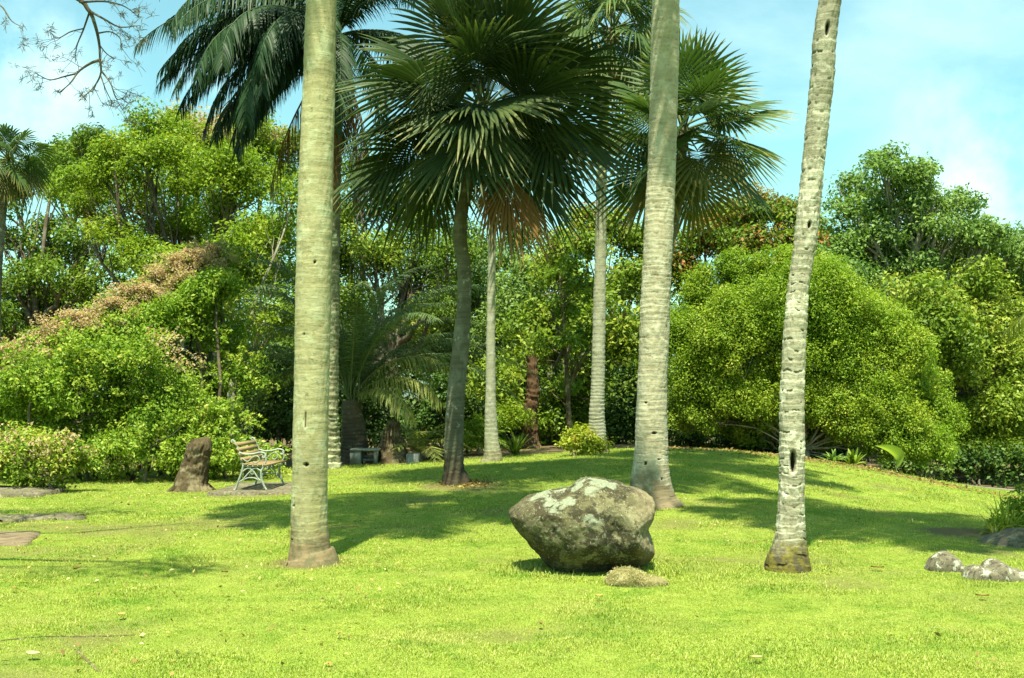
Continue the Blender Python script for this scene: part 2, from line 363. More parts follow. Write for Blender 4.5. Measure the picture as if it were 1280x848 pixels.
def plain(name, c1, c2, rough=.7, s=12, metal=0.0, spec=.3):
    t = NT(name); return t.bsdf(t.mix(t.step(t.noise(s, 5, .65), .35, .65), c1, c2), rough, t.bump(t.noise(s * 3, 4, .7), .3, .01), spec, metal)
M_iron = plain('painted_cast_iron', (.30, .34, .28), (.20, .23, .18), .6, 18)
def wood_mat():
    t = NT('weathered_bench_wood'); n = t.noise(9, 5, .7, t.vec((6, .6, 6))); c = t.mix(t.step(n, .35, .65), (.28, .19, .09), (.21, .15, .08))
    c = t.mix(t.math('MULTIPLY', t.step(t.noise(5, 4, .6), .5, .7), .5), c, (.24, .21, .14)); return t.bsdf(c, .7, t.bump(n, .3, .005), .25)
M_wood = wood_mat()
M_white = plain('whitewashed_concrete', (.22, .24, .22), (.16, .17, .15), .85, 6)
M_stem = plain('green_stem', (.12, .16, .05), (.10, .10, .05), .6, 8)
M_twig = plain('grey_twig', (.10, .085, .055), (.15, .14, .09), .8, 8)

ML_fan = leafmat('fan_leaf', [(0, (.018, .036, .013)), (.5, (.034, .060, .020)), (.8, (.075, .10, .032)), (1, (.20, .19, .075))], .42, .45, .22)
ML_fan_dry = leafmat('fan_leaf_dry', [(0, (.16, .085, .025)), (.6, (.26, .14, .045)), (1, (.34, .21, .08))], .7, .2, .35)
ML_fan_old = leafmat('fan_leaf_old', [(0, (.06, .075, .02)), (.6, (.11, .12, .03)), (1, (.22, .18, .06))], .6, .3, .35)
ML_fan2 = leafmat('fan_leaf_bright', [(0, (0.033, 0.067, 0.018)), (.6, (0.066, 0.114, 0.032)), (.9, (0.165, 0.180, 0.045)), (1, (0.286, 0.247, 0.072))], .4, .45, .32)
ML_feather = leafmat('feather_leaflet', [(0, (.010, .030, .013)), (.6, (.020, .050, .018)), (1, (.045, .085, .028))], .5, .3, .2)
ML_feather_dry = leafmat('feather_leaflet_dry', [(0, (.10, .055, .025)), (.6, (.17, .10, .05)), (1, (.24, .17, .08))], .8, .15, .3)
ML_date = leafmat('silvery_leaflet', [(0, (.045, .085, .028)), (.5, (.085, .135, .045)), (1, (.19, .23, .10))], .45, .4, .25)
ML_date_yel = leafmat('yellow_leaflet', [(0, (.13, .17, .04)), (.6, (.24, .26, .07)), (1, (.33, .32, .11))], .4, .5, .35)
ML_bright = leafmat('bright_yellow_green_leaf', [(0, (0.095, 0.162, 0.013)), (.5, (0.168, 0.253, 0.018)), (.85, (0.247, 0.318, 0.029)), (1, (0.364, 0.350, 0.052))], .55, .25, .4)
ML_bush = leafmat('thicket_leaf', [(0, (0.088, 0.172, 0.017)), (.5, (0.167, 0.269, 0.025)), (.85, (0.275, 0.351, 0.043)), (1, (0.412, 0.374, 0.085))], .5, .35, .36)
ML_pink = leafmat('dusty_pink_blossom', [(0, (.24, .19, .09)), (.35, (.42, .30, .20)), (1, (.52, .40, .27))], .8, .1, .45)
ML_green = leafmat('mid_green_leaf', [(0, (0.051, 0.101, 0.010)), (.5, (0.107, 0.176, 0.014)), (.85, (0.188, 0.258, 0.025)), (1, (0.270, 0.301, 0.042))], .42, .45, .30)
ML_dark = leafmat('dark_green_leaf', [(0, (0.023, 0.057, 0.011)), (.6, (0.052, 0.106, 0.015)), (1, (0.115, 0.168, 0.024))], .4, .5, .2)
ML_blue = leafmat('soft_green_leaf', [(0, (.075, .145, .032)), (.5, (.135, .225, .050)), (1, (.21, .29, .075))], .5, .35, .34)
ML_rbush = leafmat('yellow_green_bush_leaf', [(0, (.09, .175, .013)), (.5, (.175, .275, .022)), (.8, (.26, .345, .038)), (1, (.40, .41, .07))], .5, .3, .42, (.27, .32, .026), .45, (.52, .76))
ML_red = leafmat('reddish_leaf', [(0, (0.060, 0.125, 0.019)), (.45, (0.121, 0.176, 0.024)), (.7, (0.269, 0.150, 0.037)), (1, (0.403, 0.150, 0.062))], .5, .3, .35)
ML_yelbush = leafmat('yellow_shrub_leaf', [(0, (0.146, 0.220, 0.020)), (.5, (0.247, 0.312, 0.025)), (.85, (0.378, 0.377, 0.052)), (1, (0.481, 0.350, 0.077))], .5, .3, .4)
ML_straw = leafmat('dry_straw', [(0, (.22, .20, .08)), (.5, (.40, .35, .17)), (1, (.54, .48, .28))], .8, .1, .3)
ML_lime = leafmat('lime_leaf', [(0, (.22, .30, .05)), (1, (.30, .38, .08))], .45, .3, .5)
ML_litter = leafmat('fallen_leaf', [(0, (.12, .07, .03)), (.4, (.24, .15, .05)), (.75, (.36, .28, .09)), (1, (.44, .40, .22))], .7, .2, .2)

# ------------------------------------------------------------------ setting
def axis(lo, hi, fa, fb, fine, coarse):
    v = [lo]
    while v[-1] < hi:
        x = v[-1]; d = fine if fa <= x <= fb else min(coarse, fine + max(fa - x, x - fb) * .18)
        v.append(x + d)
    return np.array(v)
def ground():
    xs = axis(-1500, 1500, -16, 16, .16, 120); ys = axis(-600, 2500, -2, 36, .16, 120)
    X, Y = np.meshgrid(xs, ys); Z = hgt(X, Y); n, m = X.shape
    i, j = np.meshgrid(np.arange(n - 1), np.arange(m - 1), indexing='ij')
    F = np.stack([i * m + j, i * m + j + 1, (i + 1) * m + j + 1, (i + 1) * m + j], -1).reshape(-1, 4)
    b = MB(); V = np.stack([X, Y, Z], -1).reshape(-1, 3); b.add(V, F)
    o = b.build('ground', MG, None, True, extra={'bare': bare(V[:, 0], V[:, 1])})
    tag(o, kind='structure')
def bare(x, y):
    """where the turf is worn off: under the big bushes and trees, round trunk feet; plus shade painted on the right slope"""
    q = np.stack([x * .8, y * .8, x * 0], 1); nz = fbm(q, 31, 4)
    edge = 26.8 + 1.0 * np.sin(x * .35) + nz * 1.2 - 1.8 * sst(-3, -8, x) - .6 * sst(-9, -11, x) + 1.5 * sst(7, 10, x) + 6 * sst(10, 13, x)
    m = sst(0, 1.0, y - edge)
    # strip below the right bush: tree shade painted in as bare earth
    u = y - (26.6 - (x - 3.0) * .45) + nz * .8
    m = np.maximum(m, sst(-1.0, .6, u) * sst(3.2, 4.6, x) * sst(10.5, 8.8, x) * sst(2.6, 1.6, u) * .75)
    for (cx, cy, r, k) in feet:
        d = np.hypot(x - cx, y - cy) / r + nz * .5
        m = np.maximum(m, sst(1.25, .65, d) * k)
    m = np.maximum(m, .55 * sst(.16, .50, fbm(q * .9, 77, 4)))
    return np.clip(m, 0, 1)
feet = []
base_left = G(390, 700, 11.0); base_mid = G(815, 632, 15.8); base_right = G(985, 711, 10.5); base_fan = G(570, 606, 19.0)
feet += [(base_left[0], base_left[1], .42, .9), (base_mid[0] + .05, base_mid[1], .55, .8), (base_right[0], base_right[1] , .30, .5),
         (base_fan[0] + .25, base_fan[1] - .3, .75, .75)]
p_ = G(1215, 660, 14.0); feet.append((p_[0] + .2, p_[1] - .3, .8, .9))
p_ = G(30, 690); feet.append((p_[0], p_[1], .5, .5))
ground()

# sunken path at the far right
def ribbon(name, cl, wd, mat, dz=.012):
    c = spline(cl, 60); t = norm(np.gradient(c, axis=0)); nrm = np.stack([-t[:, 1], t[:, 0]], 1); b = MB(); rows = []
    for k in np.linspace(-1, 1, 7):
        q = c + nrm * wd * .5 * k; rows.append(np.stack([q[:, 0], q[:, 1], hgt(q[:, 0], q[:, 1]) + dz + .02 * (1 - k * k)], 1))
    Vv = np.stack(rows, 1).reshape(-1, 3); i, j = np.meshgrid(np.arange(59), np.arange(6), indexing='ij')
    b.add(Vv, np.stack([i * 7 + j + 1, i * 7 + j, (i + 1) * 7 + j, (i + 1) * 7 + j + 1], -1).reshape(-1, 4))
    return b.build(name, mat, None, True)
tag(ribbon('path', [(10.6, 34.5), (13.5, 33.0), (16, 32.2), (20, 31.5), (27, 30)], 3.4, M_path, .01), kind='structure')

# ------------------------------------------------------------------ trunks
def trunk_mesh(stations, seg=64, per_m=70, ring=(.12, .012), rough=.006, seed=1, cav=(), notch=0.0, foot=0.0, notch_col=.0):
    """stations: list of (point, radius) from the foot up, in world units"""
    pts = np.array([s[0] for s in stations]); rad = np.array([s[1] for s in stations])
    L = np.sum(np.linalg.norm(np.diff(pts, axis=0), axis=1)); n = max(12, int(L * per_m))
    C = spline(pts, n); rr = spline(np.stack([rad, rad, rad], 1), n)[:, 0]
    s = np.concatenate([[0], np.cumsum(np.linalg.norm(np.diff(C, axis=0), axis=1))])
    th = np.arange(seg) * 2 * np.pi / seg; S, TH = np.meshgrid(s, th, indexing='ij')
    q = np.stack([np.cos(TH) * 1.3, np.sin(TH) * 1.3, S * 2.2], -1).reshape(-1, 3); rg = rng_(seed); off = rg.uniform(0, 50, 3)
    w = fbm(q + off, seed, 4).reshape(S.shape); w2 = fbm(q * 5 + off, seed + 9, 3).reshape(S.shape)
    jit = fbm(np.stack([S.ravel() * 1.1, S.ravel() * 0, S.ravel() * 0], 1), seed + 3, 2).reshape(S.shape)
    ph = (S / ring[0] + w * .55 + jit * 2.5) % 1.0
    prof = np.where(ph < .8, ph / .8, (1 - ph) / .2)
    amp = ring[1] * (0.55 + .6 * np.clip(w2 + .4, 0, 1))
    r = rr[:, None] + amp * (prof - .5) + rough * w2 + rough * 1.6 * w
    if notch:   # short horizontal leaf scars cut into the bark
        q2 = np.stack([np.cos(TH) * 2.0, np.sin(TH) * 2.0, np.floor(S / ring[0] + w * .3) * 3.7], -1).reshape(-1, 3)
        g = sst(.16, .34, fbm(q2 + off, seed + 21, 2).reshape(S.shape)); nk = g * sst(.70, .84, ph); r = r - notch * nk
    if foot:
        fl = np.exp(-S / .12); r = r + foot * fl * (.6 + .8 * np.abs(vnoise(np.stack([np.cos(TH) * 2.2, np.sin(TH) * 2.2, S * .5], -1).reshape(-1, 3) + 7, seed)).reshape(S.shape))
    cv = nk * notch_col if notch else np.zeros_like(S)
    for (sz, ang, h, wd, dep) in cav:   # hollows
        d = np.sqrt(((S - sz) / h) ** 2 + (np.angle(np.exp(1j * (TH - ang))) * rr[:, None] / wd) ** 2)
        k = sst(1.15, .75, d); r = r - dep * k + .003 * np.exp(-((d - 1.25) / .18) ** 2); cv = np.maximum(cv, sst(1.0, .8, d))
    T = norm(np.gradient(C, axis=0)); u = norm(np.cross(np.broadcast_to([0., 1., 0.], T.shape), T)); v = np.cross(T, u)
    V = C[:, None] + r[..., None] * (np.cos(TH)[..., None] * u[:, None] + np.sin(TH)[..., None] * v[:, None])
    i, j = np.meshgrid(np.arange(n - 1), np.arange(seg), indexing='ij'); jn = (j + 1) % seg
    F = np.stack([i * seg + j, i * seg + jn, (i + 1) * seg + jn, (i + 1) * seg + j], -1).reshape(-1, 4)
    b = MB(); b.add(V.reshape(-1, 3), F); return b, cv.ravel(), C
def px_stations(rows, D, wscale=1.0):
    return [(P((a + b_) / 2, y, D), M((b_ - a) / 2, D) * wscale) for (y, a, b_) in rows]

# ------------------------------------------------------------------ palm leaves
def strips(b, B, Dr, Wd, L, Wt, droop, stations, prof, rnd, fold=0.0, N=None):
    """many narrow leaflets at once. B,Dr,Wd:(n,3) L,Wt,droop,rnd:(n,)"""
    n = len(B); m = len(stations); t = np.asarray(stations); pr = np.asarray(prof)
    C = B[:, None] + Dr[:, None] * (L[:, None] * t)[..., None]; C[..., 2] -= (droop * L)[:, None] * t ** 2
    half = Wd[:, None] * (Wt[:, None] * pr)[..., None] * .5
    if fold:
        up = N[:, None] * (Wt[:, None] * pr * fold)[..., None]
        V = np.stack([C - half, C + up, C + half], 2); k = 3
    else: V = np.stack([C - half, C + half], 2); k = 2
    V = V.reshape(-1, 3); base = (np.arange(n) * m * k)[:, None, None]; i = np.arange(m - 1)[None, :, None] * k; j = np.arange(k - 1)[None, None]
    q = base + i + j; F = np.stack([q, q + 1, q + k + 1, q + k], -1).reshape(-1, 4)
    b.add(V, F, np.repeat(rnd, (m - 1) * (k - 1)))

def fan_leaf(rg, hub, az, el, Lp, Rb, droop=.22, roll=.9, nseg=44, spread=2.1, split=.54, vfold=.30, tipdroop=.36, petb=None):
    """returns (blade MB) of one fan leaf; the stalk goes into the same builder as a tube"""
    b = MB(); d = np.array([math.cos(el) * math.cos(az), math.cos(el) * math.sin(az), math.sin(el)])
    t = np.linspace(0, 1, 9)[:, None]; st = hub + d * Lp * t; st[:, 2] -= droop * Lp * .45 * t[:, 0] ** 2
    b.tube(st, np.linspace(.026, .012, 9), 6, .75)
    a = norm(st[-1] - st[-2]); a = norm(a + np.array([0, 0, -droop * .6])); side = norm(np.cross([0, 0, 1.0], a) + rg.normal(0, .08, 3)); side = norm(side - a * (side @ a))
    nn = np.cross(a, side)
    ro = rg.uniform(-roll, roll); side, nn = side * math.cos(ro) + nn * math.sin(ro), nn * math.cos(ro) - side * math.sin(ro)
    base = st[-1]; dphi = 2 * spread / nseg
    phi = np.linspace(-spread, spread, nseg); Rr = Rb * (1 - .38 * (np.abs(phi) / spread) ** 2) * rg.uniform(.93, 1.04, nseg)
    # folded about the midrib, costa pulls the middle forward
    dirs = np.cos(phi)[:, None] * a + np.sin(phi)[:, None] * side + (vfold * np.abs(np.sin(phi)) - .10 * np.cos(phi))[:, None] * nn * -1 * (1 if rg.random() < .8 else -.5)
    dirs = norm(dirs); Bp = base + np.cos(phi)[:, None].clip(0) * a * .12 * Rb
    ts = np.array([.02, .22, .40, split, .70, .86, 1.0]); W_ = 2 * np.tan(dphi / 2) * Rr
    prf = np.array([.03, .21, .37, split * .96, .38, .21, .015])
    wd = np.cross(nn, dirs); wd = norm(wd)
    jit = rg.normal(0, .03, (nseg, 3)); td = tipdroop * rg.uniform(.6, 1.4, nseg)
    n = nseg; m = len(ts)
    C = Bp[:, None] + dirs[:, None] * (Rr[:, None] * ts)[..., None] + jit[:, None] * ((ts - split).clip(0) * Rr[:, None] * 1.2)[..., None]
    C[..., 2] -= td[:, None] * Rr[:, None] * (ts - .35).clip(0) ** 2
    half = wd[:, None] * (W_[:, None] * prf)[..., None] * .5; up = nn[None, None] * (W_[:, None] * prf * .42)[..., None]
    V = np.stack([C - half, C + up, C + half], 2).reshape(-1, 3); k = 3
    q = (np.arange(n) * m * k)[:, None, None] + np.arange(m - 1)[None, :, None] * k + np.arange(2)[None, None]
    F = np.stack([q, q + 1, q + k + 1, q + k], -1)
    rn = (rg.uniform(0, .35) + rg.uniform(0, .35, n))[:, None, None] + np.array([0, 0, .04, .14, .28, .46])[None, :, None] + np.zeros((1, 1, 2))  # yellow-tan towards the tips, their sunlit look put into the leaf colour
    b.add(V, F.reshape(-1, 4), rn.ravel()); return b

def feather(rg, hub, az, el, L, curve=1.5, lf=.7, n=70, sag=.9, w=.035, vee=.15, start=.12, twist=0.0, rr=(.03, .006)):
    b = MB(); t = np.linspace(0, 1, n + 1); an = el - curve * t ** 1.25
    dv = np.stack([np.cos(an) * math.cos(az), np.cos(an) * math.sin(az), np.sin(an)], 1)
    side0 = np.array([-math.sin(az), math.cos(az), 0.]); dv = norm(dv + side0 * (twist * t ** 1.5)[:, None])
    C = hub + np.concatenate([[np.zeros(3)], np.cumsum(dv[:-1] * L / n, axis=0)])
    b.tube(C[::4] if n % 4 == 0 else C, np.linspace(*rr, len(C[::4] if n % 4 == 0 else C)), 6, .8)
    k = t >= start; Cs, T, ts = C[k], dv[k], t[k]; side = norm(np.cross(T, [0, 0, 1.0])); nn = np.cross(side, T)
    u = (ts - start) / (1 - start); ll = lf * (np.sin(np.pi * (.12 + .80 * u)) ** .7)
    for sgn in (-1, 1):
        m = len(ts); d = norm(T * (.45 + .4 * u)[:, None] + sgn * side * 1.0 + nn * vee + rg.normal(0, .09, (m, 3)) - np.array([0, 0, 1.0]) * sag * .35)
        wdv = norm(np.cross(d, nn + rg.normal(0, .25, (m, 3))))
        strips(b, Cs + rg.normal(0, .006, (m, 3)), d, wdv, ll * rg.uniform(.85, 1.1, m), np.full(m, w) * rg.uniform(.8, 1.2, m), sag * rg.uniform(.6, 1.4, m),
               [0, .25, .55, .8, 1], [.5, 1, .9, .6, .06], rg.uniform(0, 1, m) * .6 + rg.uniform(0, .3))
    return b

def palm_root(name, base, label, group=None): return empty(name, base, label, 'palm tree', group)
def put_leaf(b, name, mat, root, base, label=None):
    o = b.build(name, mat, root, False, base)
    if label: o['label'] = label
    return o
def merged(bs):
    r = MB()
    for b in bs:
        for V, in [(np.concatenate(b.V),)]:
            r.add(V, np.concatenate(b.F), np.concatenate(b.A))
    return r

def royal_crown(root, base, hub, rg, n=16, L=3.6, mat=None):
    bs = []
    for k in range(n):
        bs.append(feather(rg, hub, k * 2.39996 + rg.uniform(-.2, .2), rg.uniform(-.1, 1.2), L * rg.uniform(.85, 1.1), rg.uniform(1.2, 1.9), .85, 70, .6, .06))
    for b in bs: put_leaf(b, 'frond', mat or ML_feather, root, base)

# --- left foreground palm
def left_palm():
    D = 11.0; base = base_left; rows = [(703, 356, 425), (696, 359, 419), (688, 362, 413), (672, 364, 411), (640, 364, 409), (560, 366, 410), (480, 368, 411), (400, 369, 413), (300, 371, 415), (200, 374, 417), (100, 379, 419), (0, 383, 421)]
    st = px_stations(rows, D); st[0] = (np.array([st[0][0][0], D, base[2] - .06]), st[0][1]); top = st[-1][0]
    st += [(top + [.10, .1, 3.0], .14), (top + [.2, .15, 5.5], .12), (top + [.26, .2, 7.2], .10)]
    root = palm_root('palm_tree', base, 'smooth pale olive palm trunk, leftmost of the three tall bare foreground trunks')
    b, cv, C = trunk_mesh(st, 96, 75, (.10, .0026), .005, 3, [(2.98, -1.35, .018, .012, .015), (1.02, -1.62, .018, .026, .03), (.62, -2.4, .012, .018, .02), (1.45, -1.72, .09, .008, .015), (2.28, -1.9, .012, .012, .012), (.30, -2.6, .014, .02, .02)], 0, .03)
    b.build('trunk', MT_left, root, True, base, {'cav': cv})
    royal_crown(root, base, C[-1], rng_(11), 20, 3.3); return root
# --- middle foreground palm
def mid_palm():
    D = 15.8; base = base_mid; rows = [(636, 784, 850), (625, 785, 844), (600, 788, 838.5), (560, 793, 834.5), (480, 797, 834), (400, 800, 837), (330, 803, 840), (250, 807, 843), (200, 810, 845), (100, 812.5, 848), (0, 815, 850)]
    st = px_stations(rows, D); st[0] = (np.array([st[0][0][0], D, base[2] - .06]), st[0][1]); top = st[-1][0]
    st += [(top + [.12, .1, 3.2], .17), (top + [.2, .1, 6.2], .15)]
    root = palm_root('palm_tree', base, 'thick ringed pale grey palm trunk rising directly behind the boulder')
    b, cv, C = trunk_mesh(st, 96, 70, (.085, .0045), .009, 8, [(.66, -2.0, .03, .016, .04), (.72, -1.2, .012, .022, .03), (.45, -1.1, .02, .014, .03), (1.08, -1.5, .016, .04, .03), (1.5, -2.1, .014, .02, .03)], .005, .05, .35)
    b.build('trunk', MT_mid, root, True, base, {'cav': cv})
    royal_crown(root, base, C[-1], rng_(12), 18, 3.9); return root
# --- right foreground palm
def right_palm():
    D = 10.5; base = base_right; rows = [(715, 957, 1013), (705, 958, 1012), (690, 963.5, 1010), (680, 967, 1008), (665, 970, 1006.5), (640, 972, 1005), (600, 974, 1005), (550, 974.5, 1005.5), (500, 975, 1005.5), (450, 977.5, 1006.5), (400, 981, 1008.5), (360, 985, 1011), (300, 993, 1021), (200, 1003.5, 1031), (100, 1013, 1042), (0, 1023.5, 1052)]
    st = px_stations(rows, D); st[0] = (np.array([st[0][0][0], D, base[2] - .06]), st[0][1]); top = st[-1][0]
    st += [(top + [.5, .1, 2.6], .10), (top + [1.7, .2, 5.6], .09)]
    root = palm_root('palm_tree', base, 'slender leaning pale palm trunk with dark notches and an oval hollow, right of the boulder')
    b, cv, C = trunk_mesh(st, 96, 95, (.085, .006), .007, 21, [(1.06, -1.72, .105, .036, .07), (3.28, -1.62, .04, .018, .03), (5.15, -1.7, .07, .022, .04)], .010, .01, .55)
    b.build('trunk', MT_right, root, True, base, {'cav': cv})
    royal_crown(root, base, C[-1], rng_(13), 20, 3.3); return root
left_palm(); mid_palm(); right_palm()

def fan_palm(label, base, st, hub, rg, specs, tmat, lmat, ring=(.09, .012), seed=5, name='fan_palm', group=None, notch=0.01, **kw):
    root = palm_root(name, base, label, group)
    b, cv, C = trunk_mesh(st, 40, 40, ring, .008, seed, (), notch, .06)
    b.build('trunk', tmat, root, True, base, {'cav': cv})
    for (az, el, Lp, Rb, kind) in specs:
        mat = {'g': lmat, 'd': ML_fan_dry, 'o': ML_fan_old}[kind]
        kk = dict(kw, spread=.75, nseg=22, roll=.3, tipdroop=.1) if kind == 'd' else kw
        lb = fan_leaf(rg, hub + rg.normal(0, .06, 3), az, el, Lp, Rb, **kk)
        put_leaf(lb, 'frond', mat, root, base, 'dry brown hanging fan leaf' if kind == 'd' else None)
    return root
def central_fan():
    D = 19.0; base = base_fan
    rows = [(610, 552, 590), (600, 553, 586), (585, 555, 580), (560, 555, 579), (520, 557, 580), (480, 560, 582), (420, 567, 587), (370, 572, 589), (330, 571, 588), (300, 566, 584), (260, 570, 586), (210, 582, 598), (160, 594, 610)]
    st = px_stations(rows, D); st[0] = (np.array([st[0][0][0], D, base[2] - .08]), st[0][1])
    hub = P(602, 135, D); rg = rng_(40); sp_ = []
    for k in range(33):
        u = k / 32; el = R(84) - u * R(122); az = k * 2.39996 + rg.uniform(-.2, .2)
        if el < R(-8) and -1.45 < math.remainder(az, 2 * math.pi) < -.35: continue
        sp_.append((az, el + rg.uniform(-.12, .12), rg.uniform(1.0, 1.3) * (1 - .12 * u), rg.uniform(1.50, 1.78), 'g'))
    sp_ += [(R(-52), R(-58), 1.2, 1.75, 'd'), (R(-66), R(-66), 1.1, 1.5, 'd'), (R(-100), R(-40), 1.1, 1.4, 'g'), (R(-95), R(-5), 1.0, 1.3, 'g'), (R(-170), R(-55), 1.1, 1.5, 'g'), (R(-10), R(-50), 1.1, 1.5, 'g'), (R(175), R(-20), 1.2, 1.6, 'g')]
    fan_palm('large dark fan palm with brown hanging leaves and curved dark trunk, at the lawn centre', base, st, hub, rg, sp_, MT_fan, ML_fan)
central_fan()
def second_fan():
    D = 22.0; base = G(815, 590, D); rows = [(580, 806, 826), (540, 808, 824), (450, 812, 826), (350, 822, 836), (260, 838, 852), (200, 845, 858), (160, 848, 861)]
    st = px_stations(rows, D); st[0] = (base - [0, 0, .05], st[0][1])
    hub = P(856, 165, D); rg = rng_(51); sp_ = []
    for k in range(23):
        u = k / 22; el = R(82) - u * R(135); az = k * 2.39996 + 1.0
        sp_.append((az, el + rg.uniform(-.1, .1), rg.uniform(.7, .95), rg.uniform(1.22, 1.45), 'g' if u < .88 else 'o'))
    sp_ += [(R(-80), R(-65), .6, 1.1, 'o'), (R(-10), R(25), .8, 1.1, 'g'), (R(5), R(-5), .8, 1.15, 'g'), (R(180), R(10), .75, 1.1, 'g')]
    fan_palm('medium fan palm with green spiky crown half hidden behind the thick ringed trunk', base, st, hub, rg, sp_, MT_fan, ML_fan2, seed=6, nseg=36, tipdroop=.25)
second_fan()
def tall_fan():
    D = 26.0; base = G(746, 565, D); rows = [(572, 734, 760), (550, 735, 758), (520, 736, 756), (480, 739, 756), (400, 741, 757), (300, 744, 758), (200, 746, 759), (100, 751, 763), (40, 756, 768)]
    st = px_stations(rows, D); st[0] = (base - [0, 0, .05], st[0][1])
    hub = P(764, 40, D); rg = rng_(61); sp_ = []
    for k in range(38):
        u = k / 37; el = R(75) - u * R(140); az = k * 2.39996
        sp_.append((az, el, rg.uniform(.7, 1.0), rg.uniform(.85, 1.05), 'g' if u < .85 else ('o' if k % 2 else 'd')))
    fan_palm('tall fan palm with straight ringed trunk behind the yellow-green shrub', base, st, hub, rg, sp_, MT_thin, ML_fan2, seed=7, nseg=30, tipdroop=1.1, split=.45)
tall_fan()
def far_left_fan():
    D = 31.0; base = G(-6, 590, D); st = [(base - [0, 0, .1], .2), (P(-5, 400, D), .13), (P(0, 290, D), .12), (P(8, 215, D), .12)]
    rg = rng_(71); sp_ = []
    for k in range(26):
        u = k / 25; sp_.append((k * 2.39996, R(80) - u * R(150), rg.uniform(.5, .7), rg.uniform(.6, .75), 'g' if u < .8 else 'o'))
    fan_palm('small bright fan palm on the far left edge in front of the dark spreading tree', base, st, P(10, 200, D), rg, sp_, MT_fan, ML_fan2, seed=9, nseg=24, tipdroop=.8)
far_left_fan()
def thin_palm():
    D = 25.0; base = G(615, 577, D); rows = [(582, 603, 629), (570, 604.5, 627), (550, 605.5, 623), (520, 606, 621), (480, 607, 619.5), (400, 608.5, 619), (300, 610.5, 620), (200, 612, 621)]
    st = px_stations(rows, D); st[0] = (base - [0, 0, .05], st[0][1])
    root = palm_root('palm_tree', base, 'thin straight pale palm trunk with flared foot just right of the central fan palm')
    b, cv, C = trunk_mesh(st, 40, 40, (.10, .006), .006, 31, (), .004, .05); b.build('trunk', MT_thin, root, True, base, {'cav': cv})
    rg = rng_(14); hub = P(617, 195, D)
    for k in range(12): put_leaf(feather(rg, hub, k * 2.39996, rg.uniform(.1, 1.2), 1.7, 1.5, .4, 40, .6, .035), 'frond', ML_feather, root, base)
thin_palm()
def feather_palm():
    D = 25.0; base = G(412, 581, D); rows = [(585, 398, 427), (560, 400, 425), (500, 401, 423), (400, 402, 424), (300, 403, 425), (200, 405, 427), (120, 408, 430), (50, 412, 432)]
    st = px_stations(rows, D); st[0] = (base - [0, 0, .05], st[0][1])
    root = palm_root('palm_tree', base, 'dark feather-leaved palm behind the leftmost foreground trunk, long drooping fronds')
    b, cv, C = trunk_mesh(st, 40, 40, (.12, .03), .02, 33, (), .02, .06); b.build('trunk', MT_feather, root, True, base, {'cav': cv})
    rg = rng_(81); hub = P(421, 45, D)
    spec = [(R(180), 1.05, 5.0, 1.75), (R(172), .78, 4.7, 1.5), (R(190), .50, 4.7, 1.45), (R(183), .25, 4.4, 1.35), (R(200), .0, 4.2, 1.2), (R(165), -.10, 4.0, 1.1), (R(215), .55, 4.4, 1.7),
            (R(228), .15, 4.2, 1.5), (R(240), 0.9, 4.4, 1.9), (R(205), .95, 4.6, 1.9), (R(150), .7, 4.4, 1.7), (R(135), .2, 4.2, 1.4), (R(188), 1.3, 4.6, 1.7), (R(250), .3, 4.0, 1.9), (R(195), -.35, 3.8, .9), (R(218), -.3, 3.8, 1.1), (R(186), .38, 4.6, 1.5), (R(198), .22, 4.4, 1.5), (R(176), .62, 4.6, 1.75), (R(210), .75, 4.6, 1.95), (R(192), -.12, 4.2, 1.3), (R(225), .45, 4.3, 2.0), (R(180), -.5, 3.6, .8), (R(205), -.6, 3.6, .7), (R(232), -.1, 4.0, 1.5), (R(208), .05, 3.9, 1.3), (R(215), -.15, 3.8, 1.1), (R(222), .30, 4.2, 1.7), (R(196), .45, 4.5, 1.75), (R(202), -.45, 3.7, .9), (R(238), -.35, 3.7, 1.1), (R(188), .12, 4.3, 1.35), (R(246), .1, 4.0, 1.6)]
    for a, e, L, c in spec: put_leaf(feather(rg, hub, a, e, L * rg.uniform(.95, 1.03), c, .48, 120, .88, .038, .04, .10, rg.uniform(-.25, .25), (.035, .007)), 'frond', ML_feather, root, base)
    for k in range(16):
        put_leaf(feather(rg, hub, R(-105) + k * R(14), rg.uniform(-.2, 1.25), rg.uniform(3.4, 4.2), rg.uniform(1.4, 1.9), .45, 100, .8, .036, .05, .1, rg.uniform(-.3, .3)), 'frond', ML_feather, root, base)
    for a, e in ((R(185), -.95), (R(200), -1.15), (R(-30), -1.1), (R(-10), -1.25), (R(250), -1.3), (R(170), -1.25)):
        put_leaf(feather(rg, hub - [0, 0, .3], a, e, 3.5, .45, .5, 70, 1.3, .03, -.2, .08), 'dead_frond', ML_feather_dry, root, base, 'dry brown frond hanging against the trunk')
feather_palm()

